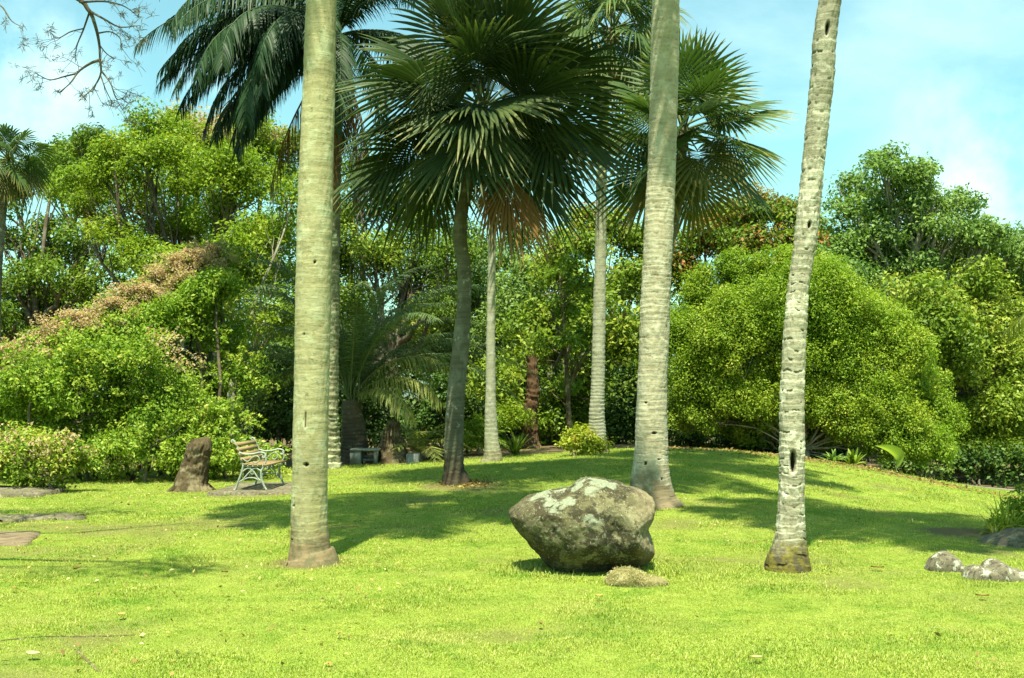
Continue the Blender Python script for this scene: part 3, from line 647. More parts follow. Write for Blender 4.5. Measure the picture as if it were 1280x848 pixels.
def date_palm():
    D = 27.0; base = G(442, 580, D); root = palm_root('palm_tree', base, 'low bushy palm with silvery arching fronds behind the leftmost foreground trunk')
    rg = rng_(91); hubz = P(440, 500, D)
    b, cv, C = trunk_mesh([(base - [0, 0, .1], .34), (base + [.0, 0, .6], .30), (hubz, .22)], 32, 40, (.10, .04), .03, 35, (), .02, .1); b.build('trunk', MT_wood, root, True, base, {'cav': cv})
    for k in range(58):
        az = k * 2.39996; u = k / 57; el = 1.54 - u * .85 + rg.uniform(-.1, .1)
        if el < 1.15 and math.sin(az) < -.45: continue
        put_leaf(feather(rg, hubz + rg.normal(0, .08, 3), az, el, rg.uniform(3.9, 5.2), rg.uniform(1.25, 1.95), .42, 130, .55, .017, .30, .14, rg.uniform(-.3, .3), (.022, .005)), 'frond', ML_date, root, base)
    for az, el, L in ((R(-8), 1.05, 3.0), (R(-20), .75, 2.7), (R(5), .8, 2.4), (R(-35), .55, 2.2)):
        put_leaf(feather(rg, hubz, az, el, L, 1.8, .45, 72, .7, .035, .1, .15, 0, (.025, .006)), 'frond', ML_date_yel, root, base, 'yellowish frond')
date_palm()
def small_cycad(px, py, D, r, n, label, name='cycad', mat=None, seed=1, el0=1.3):
    base = G(px, py, D); root = empty(name, base, label, 'plant'); rg = rng_(seed)
    b = MB(); b.tube([base - [0, 0, .05], base + [0, 0, .18]], [.09, .07], 10); b.build('stem', MT_feather, root, True, base)
    for k in range(n):
        put_leaf(feather(rg, base + [0, 0, .15], k * 2.39996, el0 - k / n * 1.0, r * rg.uniform(.8, 1.1), 1.4, r * .28, 40, .3, .022, .3, .1, 0, (.012, .004)), 'frond', mat or ML_date_yel, root, base)
small_cycad(524, 583, 27.0, 1.25, 14, 'small yellowish cycad with stiff upright fronds left of the central fan palm trunk', seed=5)

# ------------------------------------------------------------------ broadleaf foliage
def leaf_quads(b, rg, Pn, N, size, asp, rnd):
    n = len(Pn); r = rg.normal(0, 1, (n, 3)); r[:, 2] -= .5; ax = norm(r - N * np.sum(r * N, 1, keepdims=True)); sd = np.cross(N, ax)
    s = size * rg.uniform(.6, 1.3, n); s = s[:, None]
    V = np.stack([Pn, Pn + ax * s * .45 + sd * s * asp * .5 + N * s * .06, Pn + ax * s - N * s * .10, Pn + ax * s * .45 - sd * s * asp * .5 + N * s * .06], 1).reshape(-1, 3)
    b.add(V, np.arange(n * 4).reshape(-1, 4), rnd)
def blob_leaves(b, rg, C, Rv, size, asp=.5, cov=3.0, sub=None, flat=.75, up=.55, tilt=.55, low=-.75, tone=0.0, stuffing=.25, shell=0.0):
    Rm = float(np.mean(Rv)); area = size * size * asp * .5; n = int(cov * 1.35 * math.pi * Rm * Rm / area)
    if sub is None: sub = int(np.clip(10 + (Rm / .45) ** 1.6, 10, 60))
    d = norm(rg.normal(0, 1, (sub * 3, 3))); d = d[d[:, 2] > low][:sub]; sub = len(d)
    rad = rg.uniform(.5, .95, sub); k = int(sub * stuffing); rad[:k] *= .5
    S = C + d * rad[:, None] * Rv; sr = Rm * (1.75 / math.sqrt(sub) + .12) * rg.uniform(.7, 1.3, sub)
    w = sr ** 2; w = w / w.sum(); idx = rg.choice(sub, n, p=w)
    dd = norm(rg.normal(0, 1, (n, 3))); rr = rg.uniform(0, 1, n) ** .45
    pos = S[idx] + dd * (rr * sr[idx])[:, None] * np.array([1, 1, flat])
    N = norm(dd * .55 + np.array([0, 0, up]) + rg.normal(0, tilt, (n, 3)))
    if shell:
        m = int(n * shell); d2 = norm(rg.normal(0, 1, (m, 3))); d2[:, 2] = np.abs(d2[:, 2] + .3) - .3; q2 = C + d2 * Rv
        rr2 = .86 + .34 * fbm(q2 * 1.9, 3, 4) + rg.normal(0, .07, m); p2 = C + d2 * Rv * rr2[:, None]
        leaf_quads(b, rg, p2, norm(d2 * .5 + [0, 0, .55] + rg.normal(0, .5, (m, 3))), size, asp, np.clip(.6 * rg.uniform(0, 1, m) + .2 + .25 * fbm(q2 * 1.1, 8, 3), 0, 1))
    sr_ = rg.uniform(0, 1, sub); leaf_quads(b, rg, pos, N, size, asp, np.clip(.55 * rg.uniform(0, 1, n) + .45 * sr_[idx] + tone, 0, 1))
def sprays(b, rg, C, Rv, n, L, size, asp=.5, step=.07, rise=.6, arch=1.2):
    """arching leafy shoots that stick out of a bush"""
    for k in range(n):
        d = norm(rg.normal(0, 1, 3)); d[2] = abs(d[2]) * .9 - .25; d[1] -= .2; d = norm(d); p0 = C + d * Rv * rg.uniform(.75, .98); v = norm(d + np.array([0, 0, rise]) + rg.normal(0, .25, 3)); l = L * rg.uniform(.5, 1.2)
        m = max(4, int(l / step)); t = np.linspace(0, 1, m)[:, None]; pts = p0 + v * l * t; pts[:, 2] -= (arch * l * .5 * t ** 2)[:, 0]
        pts = np.repeat(pts, 3, 0) + rg.normal(0, size * .25, (m * 3, 3)); N = norm(rg.normal(0, .7, (m * 3, 3)) + np.array([0, -.2, .8]))
        leaf_quads(b, rg, pts, N, size * 1.0, asp, np.clip(rg.uniform(.3, 1, m * 3), 0, 1))
def limb(b, rg, a, c, r0, r1, sag=.12, n=9, seg=8):
    a = np.asarray(a, float); c = np.asarray(c, float); L = np.linalg.norm(c - a); t = np.linspace(0, 1, n)[:, None]
    pts = a + (c - a) * t; k = rg.normal(0, .07 * L, 3); pts += np.sin(np.pi * t) * k; pts[:, 2] -= (sag * L * np.sin(np.pi * t[:, 0]) * .5)
    pts[1:-1] += rg.normal(0, .018 * L, (n - 2, 3)); b.tube(pts, np.linspace(r0, r1, n), seg); return pts
def tree(name, label, D, base_px, blobs, lmat, wmat, size=.16, asp=.5, cov=3.0, trunk_r=.3, fork=None, seed=1, depth=.8, group=None, cat='tree', accent=None, twigs=6, dj=2.0, spray=0, flat=.7, stems=1, low=-.75, sub=None, tone=0, leafname='crown', shell=0.0):
    rg = rng_(seed); base = G(base_px[0], base_px[1], D); root = empty(name, base, label, cat, group); size = size * (.84 if D > 30 else 1)
    b = MB(); w = MB(); ac = MB(); CC = []
    for bl in blobs:
        px, py, r = bl[:3]; ry = bl[3] if len(bl) > 3 else r; dd = bl[4] if len(bl) > 4 else rg.uniform(-dj, dj)
        C = P(px, py, D + dd); Rv = np.array([M(r, D), M(max(r, ry), D) * depth, M(ry, D)]); CC.append((C, Rv))
        blob_leaves(b, rg, C, Rv, size, asp, cov, sub, flat, low=low, tone=tone + rg.uniform(-.14, .14), shell=shell)
        if spray: sprays(b, rg, C, Rv, int(spray * Rv.mean() ** 2 * 10), Rv.mean() * .5, size, asp, step=size * .6)
        if accent: blob_leaves(ac, rg, C + [0, 0, Rv[2] * accent[3]], Rv * accent[2], size * .9, .6, cov * accent[1], None, flat, low=-.1)
    fk = P(*fork, D) if fork else base + (CC[0][0] - base) * .45
    for s in range(stems):
        off = np.array([rg.uniform(-.5, .5), rg.uniform(-.3, .3), 0]) * (1 if s else 0) * (stems > 1)
        tp = np.linspace(0, 1, 12)[:, None]; line = (base + off - [0, 0, .1]) + (fk - base - off * .3) * tp; line[:, :2] += np.sin(tp * 3.1) * rg.normal(0, .12, 2)
        w.tube(line, trunk_r * (1 + .7 * np.exp(-tp[:, 0] * 9)) * (1 - .35 * tp[:, 0]), 14)
    for C, Rv in CC:
        rl = trunk_r * float(np.clip(Rv.mean() / 4, .18, .5)); q = limb(w, rg, fk - [0, 0, rg.uniform(0, .15) * (fk - base)[2]], C, rl * 1.3, rl * .45)
        for k in range(twigs):
            e = C + norm(rg.normal(0, 1, 3)) * Rv * rg.uniform(.5, .9); limb(w, rg, q[rg.integers(4, 9)], e, rl * .45, rl * .08, .05, 6, 5)
    w.build('trunk', wmat, root, True, base); b.build(leafname, lmat, root, False, base)
    if accent: ac.build(accent[4] if len(accent) > 4 else 'blossoms', accent[0], root, False, base)
    return root

# far background row first
tree('tree', 'dark spreading tree at the far left edge with bare black limbs against the sky', 44, (50, 580), [(20, 225, 55, 30), (70, 215, 50, 30), (10, 300, 40, 22), (60, 285, 40, 22), (105, 300, 36, 20), (140, 280, 34, 20), (20, 360, 50, 34), (75, 380, 50, 34), (120, 370, 30, 26), (10, 420, 50, 40), (95, 425, 50, 40), (150, 330, 30, 18), (45, 335, 34, 16), (30, 395, 60, 40), (90, 350, 44, 30), (0, 260, 44, 26), (60, 320, 44, 24), (135, 400, 40, 36), (110, 320, 40, 22), (170, 360, 36, 26), (20, 450, 60, 30)],
     ML_green, MT_wood, .20, .5, 2.0, .38, (52, 420), 101, .7, twigs=9, low=-.4)
tree('tree', 'dark green dense rounded tree top far behind, highest on the far left', 54, (100, 570), [(115, 178, 34, 24), (85, 190, 30, 22), (135, 200, 34, 26), (70, 215, 36, 26), (108, 225, 46, 30)], ML_green, MT_wood, .24, .5, 3.5, .4, (100, 330), 102, tone=-.12)
tree('tree', 'large bright yellow-green airy tree left of the feather-leaved palm', 36, (215, 580), [(130, 225, 48, 34), (180, 200, 50, 36), (165, 255, 50, 32), (225, 235, 55, 40), (275, 215, 50, 42), (215, 285, 46, 28), (110, 262, 34, 22), (280, 270, 44, 34), (320, 235, 44, 40), (345, 290, 40, 36), (250, 320, 44, 26), (170, 310, 30, 18), (330, 340, 40, 30), (200, 330, 40, 22), (290, 350, 44, 30), (140, 290, 36, 20), (240, 280, 44, 28), (310, 300, 40, 34), (150, 190, 40, 26), (195, 165, 40, 30), (90, 245, 40, 24)],
     ML_bright, MT_wood, .15, .5, 2.8, .34, (215, 400), 103, twigs=9, low=-.55)
tree('tree', 'tall tree with dusty pink crest behind the bright yellow-green airy tree', 40, (262, 580), [(225, 165, 38, 32), (205, 190, 36, 26), (255, 185, 46, 40), (300, 180, 48, 44), (345, 200, 48, 44), (265, 225, 50, 30)],
     ML_bright, MT_wood, .17, .5, 3.2, .36, (262, 380), 104, accent=(ML_pink, .5, .85, .28), tone=-.1)
tree('tree', 'vine-draped green tree between the thicket and the feather-leaved palm', 30, (285, 582), [(235, 345, 42, 36), (285, 320, 42, 44), (325, 350, 42, 46), (265, 385, 48, 40), (330, 300, 36, 40), (215, 385, 30, 24), (345, 400, 40, 44), (360, 250, 32, 36)],
     ML_bright, MT_grey, .13, .5, 2.6, .22, (290, 470), 105, twigs=10, spray=.25, low=-.6, tone=-.05)
tree('tree', 'dark open tree with twisting limbs behind the low silvery palm', 42, (480, 575), [(440, 270, 50, 40), (490, 250, 50, 40), (540, 275, 44, 40), (470, 330, 55, 40), (430, 380, 50, 36), (520, 345, 44, 30), (560, 320, 34, 26), (455, 215, 46, 30), (380, 340, 44, 50), (400, 430, 50, 40), (500, 410, 50, 38), (440, 330, 50, 40), (410, 290, 44, 44), (560, 380, 44, 36), (470, 450, 60, 40), (520, 300, 46, 34), (550, 240, 40, 30), (360, 430, 44, 44)],
     ML_green, MT_wood, .17, .5, 2.3, .36, (490, 440), 106, twigs=10)
tree('tree', 'light green tree showing between the central fan palm trunk and the thin straight trunk', 46, (590, 572), [(590, 345, 40, 28), (620, 385, 46, 34), (560, 400, 40, 34), (650, 350, 36, 28), (600, 440, 60, 40), (540, 450, 46, 36), (680, 330, 40, 34), (580, 310, 40, 30), (620, 330, 44, 30), (560, 360, 44, 34), (640, 400, 50, 40), (530, 400, 44, 40), (650, 300, 34, 24)],
     ML_blue, MT_grey, .21, .5, 2.8, .3, (600, 470), 107, tone=.1)
tree('tree', 'glossy mid-green tree behind the slim sapling, right of the thin straight trunk', 33, (690, 570), [(665, 400, 44, 40), (710, 360, 46, 42), (700, 430, 52, 44), (650, 460, 44, 40), (740, 400, 44, 44), (745, 470, 44, 40), (690, 320, 34, 28), (610, 480, 40, 36), (775, 350, 36, 36), (790, 430, 36, 42)],
     ML_green, MT_wood, .19, .55, 3.0, .22, (700, 500), 108, tone=.12)
tree('tree', 'round orange-tipped green tree top behind the tall ringed fan palm trunk', 44, (745, 570), [(730, 280, 34, 26), (765, 290, 40, 34), (720, 310, 36, 28), (800, 310, 36, 34), (850, 345, 40, 30), (790, 360, 44, 30)], ML_green, MT_wood, .21, .55, 3.2, .3, (745, 430), 109, tone=.15, accent=(ML_red, .2, .9, .2, 'blossoms'))
tree('tree', 'reddish-orange flowering tree top behind the rounded yellow-green bush', 43, (930, 570), [(905, 270, 36, 28), (945, 262, 38, 26), (980, 265, 36, 26), (880, 300, 40, 28), (930, 300, 50, 30), (990, 300, 40, 26), (860, 330, 36, 26)], ML_red, MT_wood, .21, .55, 3.2, .3, (930, 430), 110, accent=(ML_green, .8, .9, -.25, 'foliage'))
tree('tree', 'tall soft-green spreading tree with pale grey limbs, highest on the right', 46, (1125, 572), [(1110, 215, 40, 24), (1150, 225, 44, 26), (1075, 235, 40, 26), (1190, 255, 36, 22), (1055, 265, 30, 22), (1120, 265, 46, 20), (1170, 290, 46, 22), (1095, 300, 46, 22), (1060, 315, 36, 24), (1215, 280, 26, 18), (1030, 290, 36, 26), (1045, 320, 44, 30), (1235, 295, 34, 24), (1125, 350, 60, 30), (1100, 330, 50, 26), (1160, 320, 56, 26), (1140, 335, 50, 26), (1200, 325, 36, 24), (1085, 355, 40, 28), (1130, 240, 44, 26), (1090, 270, 46, 26), (1165, 260, 44, 24), (1060, 340, 46, 30), (1140, 305, 54, 26), (1185, 345, 50, 30), (1225, 300, 34, 24), (1110, 195, 26, 14)],
     ML_blue, MT_grey, .22, .5, 2.4, .42, (1125, 380), 111, twigs=9, low=-.4)
tree('tree', 'deep green broad tree mass on the right behind the fern thicket', 38, (1200, 590), [(1150, 385, 46, 40), (1205, 400, 50, 46), (1185, 450, 50, 44), (1240, 440, 50, 50), (1180, 500, 46, 36), (1245, 500, 50, 40), (1290, 420, 50, 60), (1225, 360, 46, 34), (1170, 420, 60, 46), (1220, 470, 60, 50), (1270, 480, 50, 50)], ML_green, MT_wood, .19, .5, 3.2, .35, (1200, 500), 112, tone=.2)
tree('tree', 'soft green tree crown at the right edge below the open sky', 48, (1260, 590), [(1225, 310, 38, 30), (1260, 305, 40, 28), (1295, 320, 44, 36), (1240, 350, 46, 34), (1290, 380, 46, 40), (1200, 350, 30, 24), (1320, 350, 40, 40), (1265, 340, 50, 40), (1230, 380, 50, 40)], ML_blue, MT_wood, .23, .5, 3.2, .3, (1260, 450), 113, tone=-.1)
tree('tree', 'olive green tree between the rounded bush and the deep green mass', 42, (1130, 580), [(1120, 370, 46, 40), (1165, 370, 40, 32), (1140, 420, 46, 40), (1060, 350, 40, 30), (1010, 330, 36, 26)], ML_blue, MT_grey, .20, .5, 3.0, .25, (1130, 480), 114, tone=-.15)

def woods():
    rg = rng_(115); b = MB()
    for k in range(46):
        px = -420 + k * 47 + rg.uniform(-10, 10); D = 62 + rg.uniform(0, 14); top = 425 - 24 * math.sin(k * .9) - (40 if px > 400 else 0)
        for py in np.arange(top, 585, 34):
            blob_leaves(b, rg, P(px + rg.uniform(-12, 12), py, D), np.array([1.7, 1.4, 1.3]) * rg.uniform(.9, 1.3), .32, .55, 2.2, 14)
    tag(b.build('distant_woods', ML_dark), kind='stuff')
woods()
# rounded yellow-green bush on the right
tree('large_bush', 'huge rounded yellow-green bush covering the slope right of the thick ringed trunk', 31, (1000, 575), [(890, 370, 46, 40), (930, 335, 42, 30), (985, 335, 50, 34), (1040, 370, 56, 44), (1090, 405, 50, 40), (1125, 440, 46, 40), (1150, 485, 44, 36), (960, 400, 70, 60), (1030, 450, 70, 60), (890, 440, 56, 56), (1090, 490, 60, 46), (950, 480, 66, 52), (1120, 530, 50, 34), (1020, 525, 60, 36), (880, 510, 46, 44), (850, 420, 34, 50), (1175, 525, 36, 30), (1120, 560, 44, 24, -.8), (1160, 560, 40, 24, -.8), (1075, 535, 46, 24, -.8), (875, 470, 44, 40, -.2), (930, 500, 52, 40, -.3), (990, 500, 56, 40, -.5), (865, 520, 36, 34, 0), (940, 535, 40, 26, .3), (1050, 505, 56, 40, -.6), (1000, 545, 50, 22, .6), (1000, 380, 70, 60), (1060, 420, 60, 60), (920, 420, 60, 60), (1150, 550, 40, 30)],
     ML_rbush, MT_grey, .088, .5, 4.8, .10, (1000, 560), 120, .6, flat=.95, sub=60, cat='bush', twigs=8, dj=1.3, spray=.7, stems=6, shell=.12, tone=.05)

# understory at the back of the lawn: shrubs, with dark low ones added as the shade under the rounded bush
US = [(450, 520, 60, 50, ML_dark, 'dark glossy shrub behind the low silvery palm'), (560, 520, 46, 50, ML_dark, 'dark shrub directly behind the curved fan palm trunk'),
      (640, 530, 50, 44, ML_dark, 'dark shrub behind the sword-leaved plant'), (710, 520, 50, 50, ML_green, 'leafy green shrub behind the slim sapling'),
      (790, 510, 46, 60, ML_dark, 'dark narrow shrub seen between the tall ringed trunk and the thick trunk'), (870, 555, 46, 26, ML_dark, 'dark low shrub added for the shade at the left foot of the rounded bush'),
      (950, 548, 50, 30, ML_dark, 'dark low shrub added for the shade under the middle of the rounded bush'), (1030, 552, 50, 28, ML_dark, 'dark low shrub added for the shade under the rounded bush behind the leaning notched trunk'),
      (350, 500, 50, 70, ML_dark, 'dark shrub left of the leftmost foreground trunk'), (240, 470, 60, 60, ML_dark, 'dark shrub behind the pink-topped thicket')]
for k, (px, py, rx, ry, mt, lb) in enumerate(US):
    tree('shrub', lb, 32.5 + (k % 3), (px, 578), [(px, py, rx, ry), (px - rx * .5, py + ry * .3, rx * .6, ry * .6), (px + rx * .5, py + ry * .4, rx * .6, ry * .6), (px + rx * .1, py - ry * .6, rx * .7, ry * .5)], mt, MT_wood, .16, .5, 3.2, .08, (px, py + 10), 130 + k, .8, cat='shrub', group='dark shrubs along the back of the lawn', dj=.6)

# pink-topped thicket on the left
def thicket():
    D = 22.5; root = empty('thicket', G(150, 604, D), 'large sprawling leafy thicket with dusty pink blossoms along its sloping top', 'bush'); base = np.array(root.location)
    rg = rng_(150); b = MB(); w = MB(); pk = MB()
    bl = [(40, 480, 60, 46), (110, 455, 60, 40), (170, 450, 56, 38), (60, 530, 64, 50), (140, 510, 70, 56), (215, 500, 56, 50), (190, 555, 60, 44), (255, 545, 50, 42), (300, 570, 36, 28), (110, 570, 60, 36), (240, 580, 46, 26), (-20, 520, 60, 60), (280, 520, 26, 20), (30, 580, 40, 30), (325, 585, 22, 16), (150, 415, 40, 26, 1.5), (195, 400, 44, 34, 2.2), (235, 390, 46, 40, 2.8), (235, 345, 34, 30, 3.2), (265, 335, 30, 30, 3.8), (270, 420, 46, 40, 2.5), (90, 430, 44, 22, .8), (300, 470, 40, 40, 2.2)]
    for px, py, rx, ry, *dd_ in bl:
        C = P(px, py, D + (dd_[0] if dd_ else rg.uniform(-.8, .8))); Rv = np.array([M(rx, D), M(rx, D) * .8, M(ry, D)])
        blob_leaves(b, rg, C, Rv, .078, .5, 2.9, 46, .8, .45, .6); sprays(b, rg, C, Rv, 26, .55, .085, .5, .05)
        limb(w, rg, [C[0] + rg.uniform(-.3, .3), C[1], H(C[0], C[1]) - .1], C, .05, .02)
        for k in range(8): limb(w, rg, C, C + norm(rg.normal(0, 1, 3)) * Rv * .95, .015, .004, .05, 6, 5)
    # sloping ridge of blossoms, climbing back to the right
    line = [(-15, 438, 0), (30, 425, .3), (70, 408, .8), (110, 388, 1.4), (150, 365, 2.0), (190, 345, 2.6), (225, 318, 3.2), (255, 300, 3.6), (272, 296, 4.0)]
    for k in range(len(line) - 1):
        for u in (0, .5):
            a, c = line[k], line[k + 1]; px = a[0] + (c[0] - a[0]) * u; py = a[1] + (c[1] - a[1]) * u; dd = a[2] + (c[2] - a[2]) * u
            C = P(px, py + 26, D + dd); r = M(24, D + dd); Rv = np.array([r, r, r * .85])
            blob_leaves(b, rg, C, Rv, .09, .5, 2.4, 20, .8)
            for q_ in range(5):
                f = rg.uniform(.35, .95); o_ = np.array([rg.uniform(-.5, .5) * r, rg.uniform(-.7, .1), r * rg.uniform(.15, .75)])
                blob_leaves(pk, rg, C + o_, Rv * f * [.75, .7, .42], .052, .6, 2.6, 22, .9, low=-.3)
                blob_leaves(b, rg, C + o_ + [rg.uniform(-.3, .3), .1, -r * .6], Rv * f * [.8, .7, .6], .07, .5, 2.0, 16, .9)
                blob_leaves(pk, rg, C + o_ + [rg.uniform(-.6, .6), -.3, -r * rg.uniform(.2, 1.2)], Rv * f * [.9, .7, .5], .052, .6, .7, 16, .9)
            sprays(pk, rg, C + [0, 0, r * .1], Rv, 26, .5, .05, .6, .05); sprays(b, rg, C + [0, 0, r * .2], Rv, 12, .45, .07, .5, .05)
            C2 = P(px + 14, py + 62, D + dd * .6); blob_leaves(b, rg, C2, Rv * 1.25, .09, .5, 2.4, 20, .8)
            limb(w, rg, C2, C, .03, .01)
            limb(w, rg, [C2[0], C2[1], H(C2[0], C2[1])], C2, .05, .03)
    for px, py in ((200, 425), (235, 450), (20, 545)):
        C = P(px, py, D - .4); blob_leaves(pk, rg, C, np.array([.45, .4, .25]), .07, .6, .4, 14, .8)
    w.build('branches', MT_wood, root, True, base); b.build('foliage', ML_bush, root, False, base); pk.build('blossoms', ML_pink, root, False, base)
thicket()
tree('bush', 'smaller yellow-green bush with pinkish tips in front of the thicket at the left edge', 19.6, (60, 606), [(20, 565, 40, 30), (65, 570, 42, 30), (100, 582, 26, 20), (-10, 580, 36, 26), (50, 590, 44, 20)], ML_bush, MT_wood, .075, .5, 3.2, .03, (50, 590), 160, .8, cat='bush', dj=.4, spray=.6, stems=4, accent=(ML_pink, .25, .95, .1), tone=.15)

# shrub at the tall palm's foot
tree('low_shrub', 'small round yellow-green shrub on the lawn at the foot of the tall fan palm', 25.0, (732, 570), [(728, 548, 22, 16), (712, 556, 18, 12), (748, 556, 18, 12), (730, 558, 26, 12), (722, 541, 12, 9)], ML_yelbush, MT_wood, .10, .4, 3.0, .03, (730, 560), 170, .9, cat='shrub', dj=.2, spray=1.6, stems=3)

# right side fern thicket + shrubs
tree('fern_thicket', 'light green ferny thicket above the dark hedge at the right edge', 37.5, (1230, 600), [(1150, 520, 30, 24), (1190, 515, 36, 24), (1180, 545, 36, 26), (1225, 530, 40, 26), (1270, 520, 42, 28), (1150, 555, 26, 20), (1250, 555, 50, 26), (1200, 560, 40, 20), (1300, 550, 40, 40)], ML_rbush, MT_wood, .13, .22, 3.6, .06, (1230, 575), 180, .8, cat='shrub', dj=.6, spray=.9, stems=4)
tree('hedge', 'dark glossy hedge along the path below the ferny thicket', 34.8, (1215, 608), [(1130, 578, 28, 26), (1160, 580, 28, 26), (1190, 582, 28, 26), (1220, 582, 28, 26), (1250, 582, 28, 26), (1280, 580, 30, 28), (1310, 580, 30, 28)], ML_dark, MT_wood, .16, .6, 3.4, .05, (1215, 595), 181, .5, cat='hedge', dj=.2, stems=3)
tree('leafy_shrub', 'untidy light green shrub at the right edge beside the flat rock', 14.6, (1262, 668), [(1264, 646, 18, 13), (1284, 630, 20, 20), (1246, 655, 13, 9), (1290, 652, 22, 14), (1275, 612, 10, 9), (1305, 635, 24, 24), (1262, 628, 11, 9)], ML_rbush, MT_stump, .07, .30, 1.9, .012, (1265, 655), 182, .8, cat='shrub', dj=.3, spray=5.0, stems=5)

# slim sapling and red-brown trunk, bare twigs
def sapling():
    D = 28.5; base = G(712, 575, D); root = empty('sapling', base, 'slim sapling with pale brown stem and bare side twigs left of the tall ringed trunk', 'tree'); rg = rng_(201); w = MB(); b = MB()
    q = spline([base - [0, 0, .1], P(711, 520, D), P(708, 460, D), P(704, 400, D), P(700, 345, D)], 24); w.tube(q, np.linspace(.085, .02, 24), 10)
    for k in range(26):
        a = q[rg.integers(7, 23)]; e = a + np.array([rg.uniform(-.9, .9), rg.uniform(-.5, .5), rg.uniform(.1, .7)]); limb(w, rg, a, e, .018, .005, .1, 6, 5)
        if k % 2: blob_leaves(b, rg, e, np.array([.35, .35, .25]), .13, .5, 2.2, 8)
    for k in range(16):
        a = P(714, 478 - k, D); e = P(rg.uniform(716, 745), rg.uniform(425, 470), D - .3); limb(w, rg, a, e, .016, .004, .1, 6, 5)
    w.build('stem', MT_stump, root, True, base); b.build('leaves', ML_green, root, False, base)
sapling()
def red_trunk():
    D = 30.5; base = G(663, 578, D); root = empty('dead_tree', base, 'dark red-brown broken trunk in shadow behind the sword-leaved plant', 'tree'); rg = rng_(202)
    b, cv, C = trunk_mesh([(base - [0, 0, .1], .30), (P(663, 550, D), .22), (P(662, 520, D), .20), (P(666, 490, D), .17), (P(664, 445, D), .13)], 48, 50, (.4, .03), .03, 55, (), .0, .1)
    b.build('trunk', MT_red, root, True, base, {'cav': cv})
red_trunk()
def sword_plant(px, py, D, r, n, label, mat, seed, w=.06, name='sword_leaved_plant', arch=.5):
    base = G(px, py, D); root = empty(name, base, label, 'plant'); rg = rng_(seed); b = MB()
    az = rg.uniform(0, 6.28, n); el = rg.uniform(.35, 1.4, n); d = np.stack([np.cos(el) * np.cos(az), np.cos(el) * np.sin(az), np.sin(el)], 1); wd = norm(np.cross(d, [0, 0, 1.0])); N = np.cross(wd, d)
    strips(b, base + rg.normal(0, .03, (n, 3)) * [1, 1, 0], d, wd, r * rg.uniform(.7, 1.1, n), np.full(n, w), rg.uniform(.1, arch, n), [0, .2, .45, .7, .88, 1], [.5, .9, 1, .8, .45, .05], rg.uniform(0, 1, n), .25, N)
    b.build('leaves', mat, root, False, base); c = MB(); c.tube([base - [0, 0, .04], base + [0, 0, .08]], [.04, .03], 8); c.build('stem', M_stem, root, True, base)
sword_plant(645, 577, 27.2, .85, 40, 'tall sword-leaved plant just right of the thin straight palm trunk', ML_green, 1)
sword_plant(548, 580, 28.0, .6, 30, 'small sword-leaved plant in shade left of the curved fan palm trunk', ML_dark, 2)
sword_plant(1066, 577, 26.5, .55, 24, 'green rosette plant at the crest under the rounded bush beside the lime leaf', ML_green, 3, .09)
sword_plant(1042, 572, 27.2, .5, 22, 'pale rosette plant on the crest left of the green rosette plant', ML_blue, 4, .08)
sword_plant(1243, 668, 13.6, .42, 46, 'pale grassy tuft at the foot of the untidy right edge shrub', ML_yelbush, 6, .018, 'grassy_tuft', .9)
sword_plant(1258, 668, 13.9, .62, 90, 'grassy tuft right beside the flat rock at the right edge', ML_yelbush, 7, .018, 'grassy_tuft', .9)
small_cycad(600, 590, 29.5, 1.0, 10, 'green fern behind the thin straight palm trunk', 'fern', ML_green, 8, 1.1)
tree('fern_shrub', 'light green feathery shrub between the curved trunk and the thin straight trunk', 28.2, (592, 577), [(590, 530, 16, 12), (598, 545, 20, 14), (584, 556, 18, 12)], ML_bright, MT_wood, .11, .3, 2.6, .03, (592, 550), 190, .9, cat='shrub', dj=.3, spray=1.0)
tree('fern_shrub', 'dull green shrub behind the red-brown broken trunk with sunlit top', 30, (640, 577), [(640, 515, 22, 12), (655, 525, 22, 12), (630, 528, 18, 12)], ML_bright, MT_wood, .12, .3, 2.0, .03, (640, 550), 191, .9, cat='shrub', dj=.3, spray=.6)

# big folded lime leaf
def lime_leaf():
    D = 24.6; base = G(1119, 592, D); root = empty('banana_leaf', base, 'single large folded lime-green leaf standing on the slope crest at right', 'plant'); st = MB()
    foot = P(1121, 589, D); top = P(1118, 578, D); foot[2] = base[2] - .03
    st.tube(spline([foot, (foot + top) / 2 + [.01, 0, 0], top], 8), np.linspace(.018, .012, 8), 8); st.build('stalk', M_stem, root, True, base)
    cl = spline([P(1120, 584, D), P(1119, 573, D), P(1111, 565, D), P(1102, 560, D), P(1094, 557, D)], 16); b = MB(); t = np.linspace(0, 1, 16)
    w = .30 * np.sin(np.pi * np.clip(t * .95 + .08, 0, 1)) ** .6; w[-1] = .01
    a = cl + np.stack([w * .55, -w * .6, w * .35], 1); c = cl + np.stack([w * .45, w * .6, w * .25], 1)
    a2 = cl + np.stack([w * .3, -w * .35, w * .05], 1); V = np.stack([a, a2, cl - [0, 0, .01], c], 1).reshape(-1, 3); i, j = np.meshgrid(np.arange(15), np.arange(3), indexing='ij')
    b.add(V, np.stack([i * 4 + j, i * 4 + j + 1, (i + 1) * 4 + j + 1, (i + 1) * 4 + j], -1).reshape(-1, 4), .6); b.build('leaf_blade', ML_lime, root, True, base)
lime_leaf()

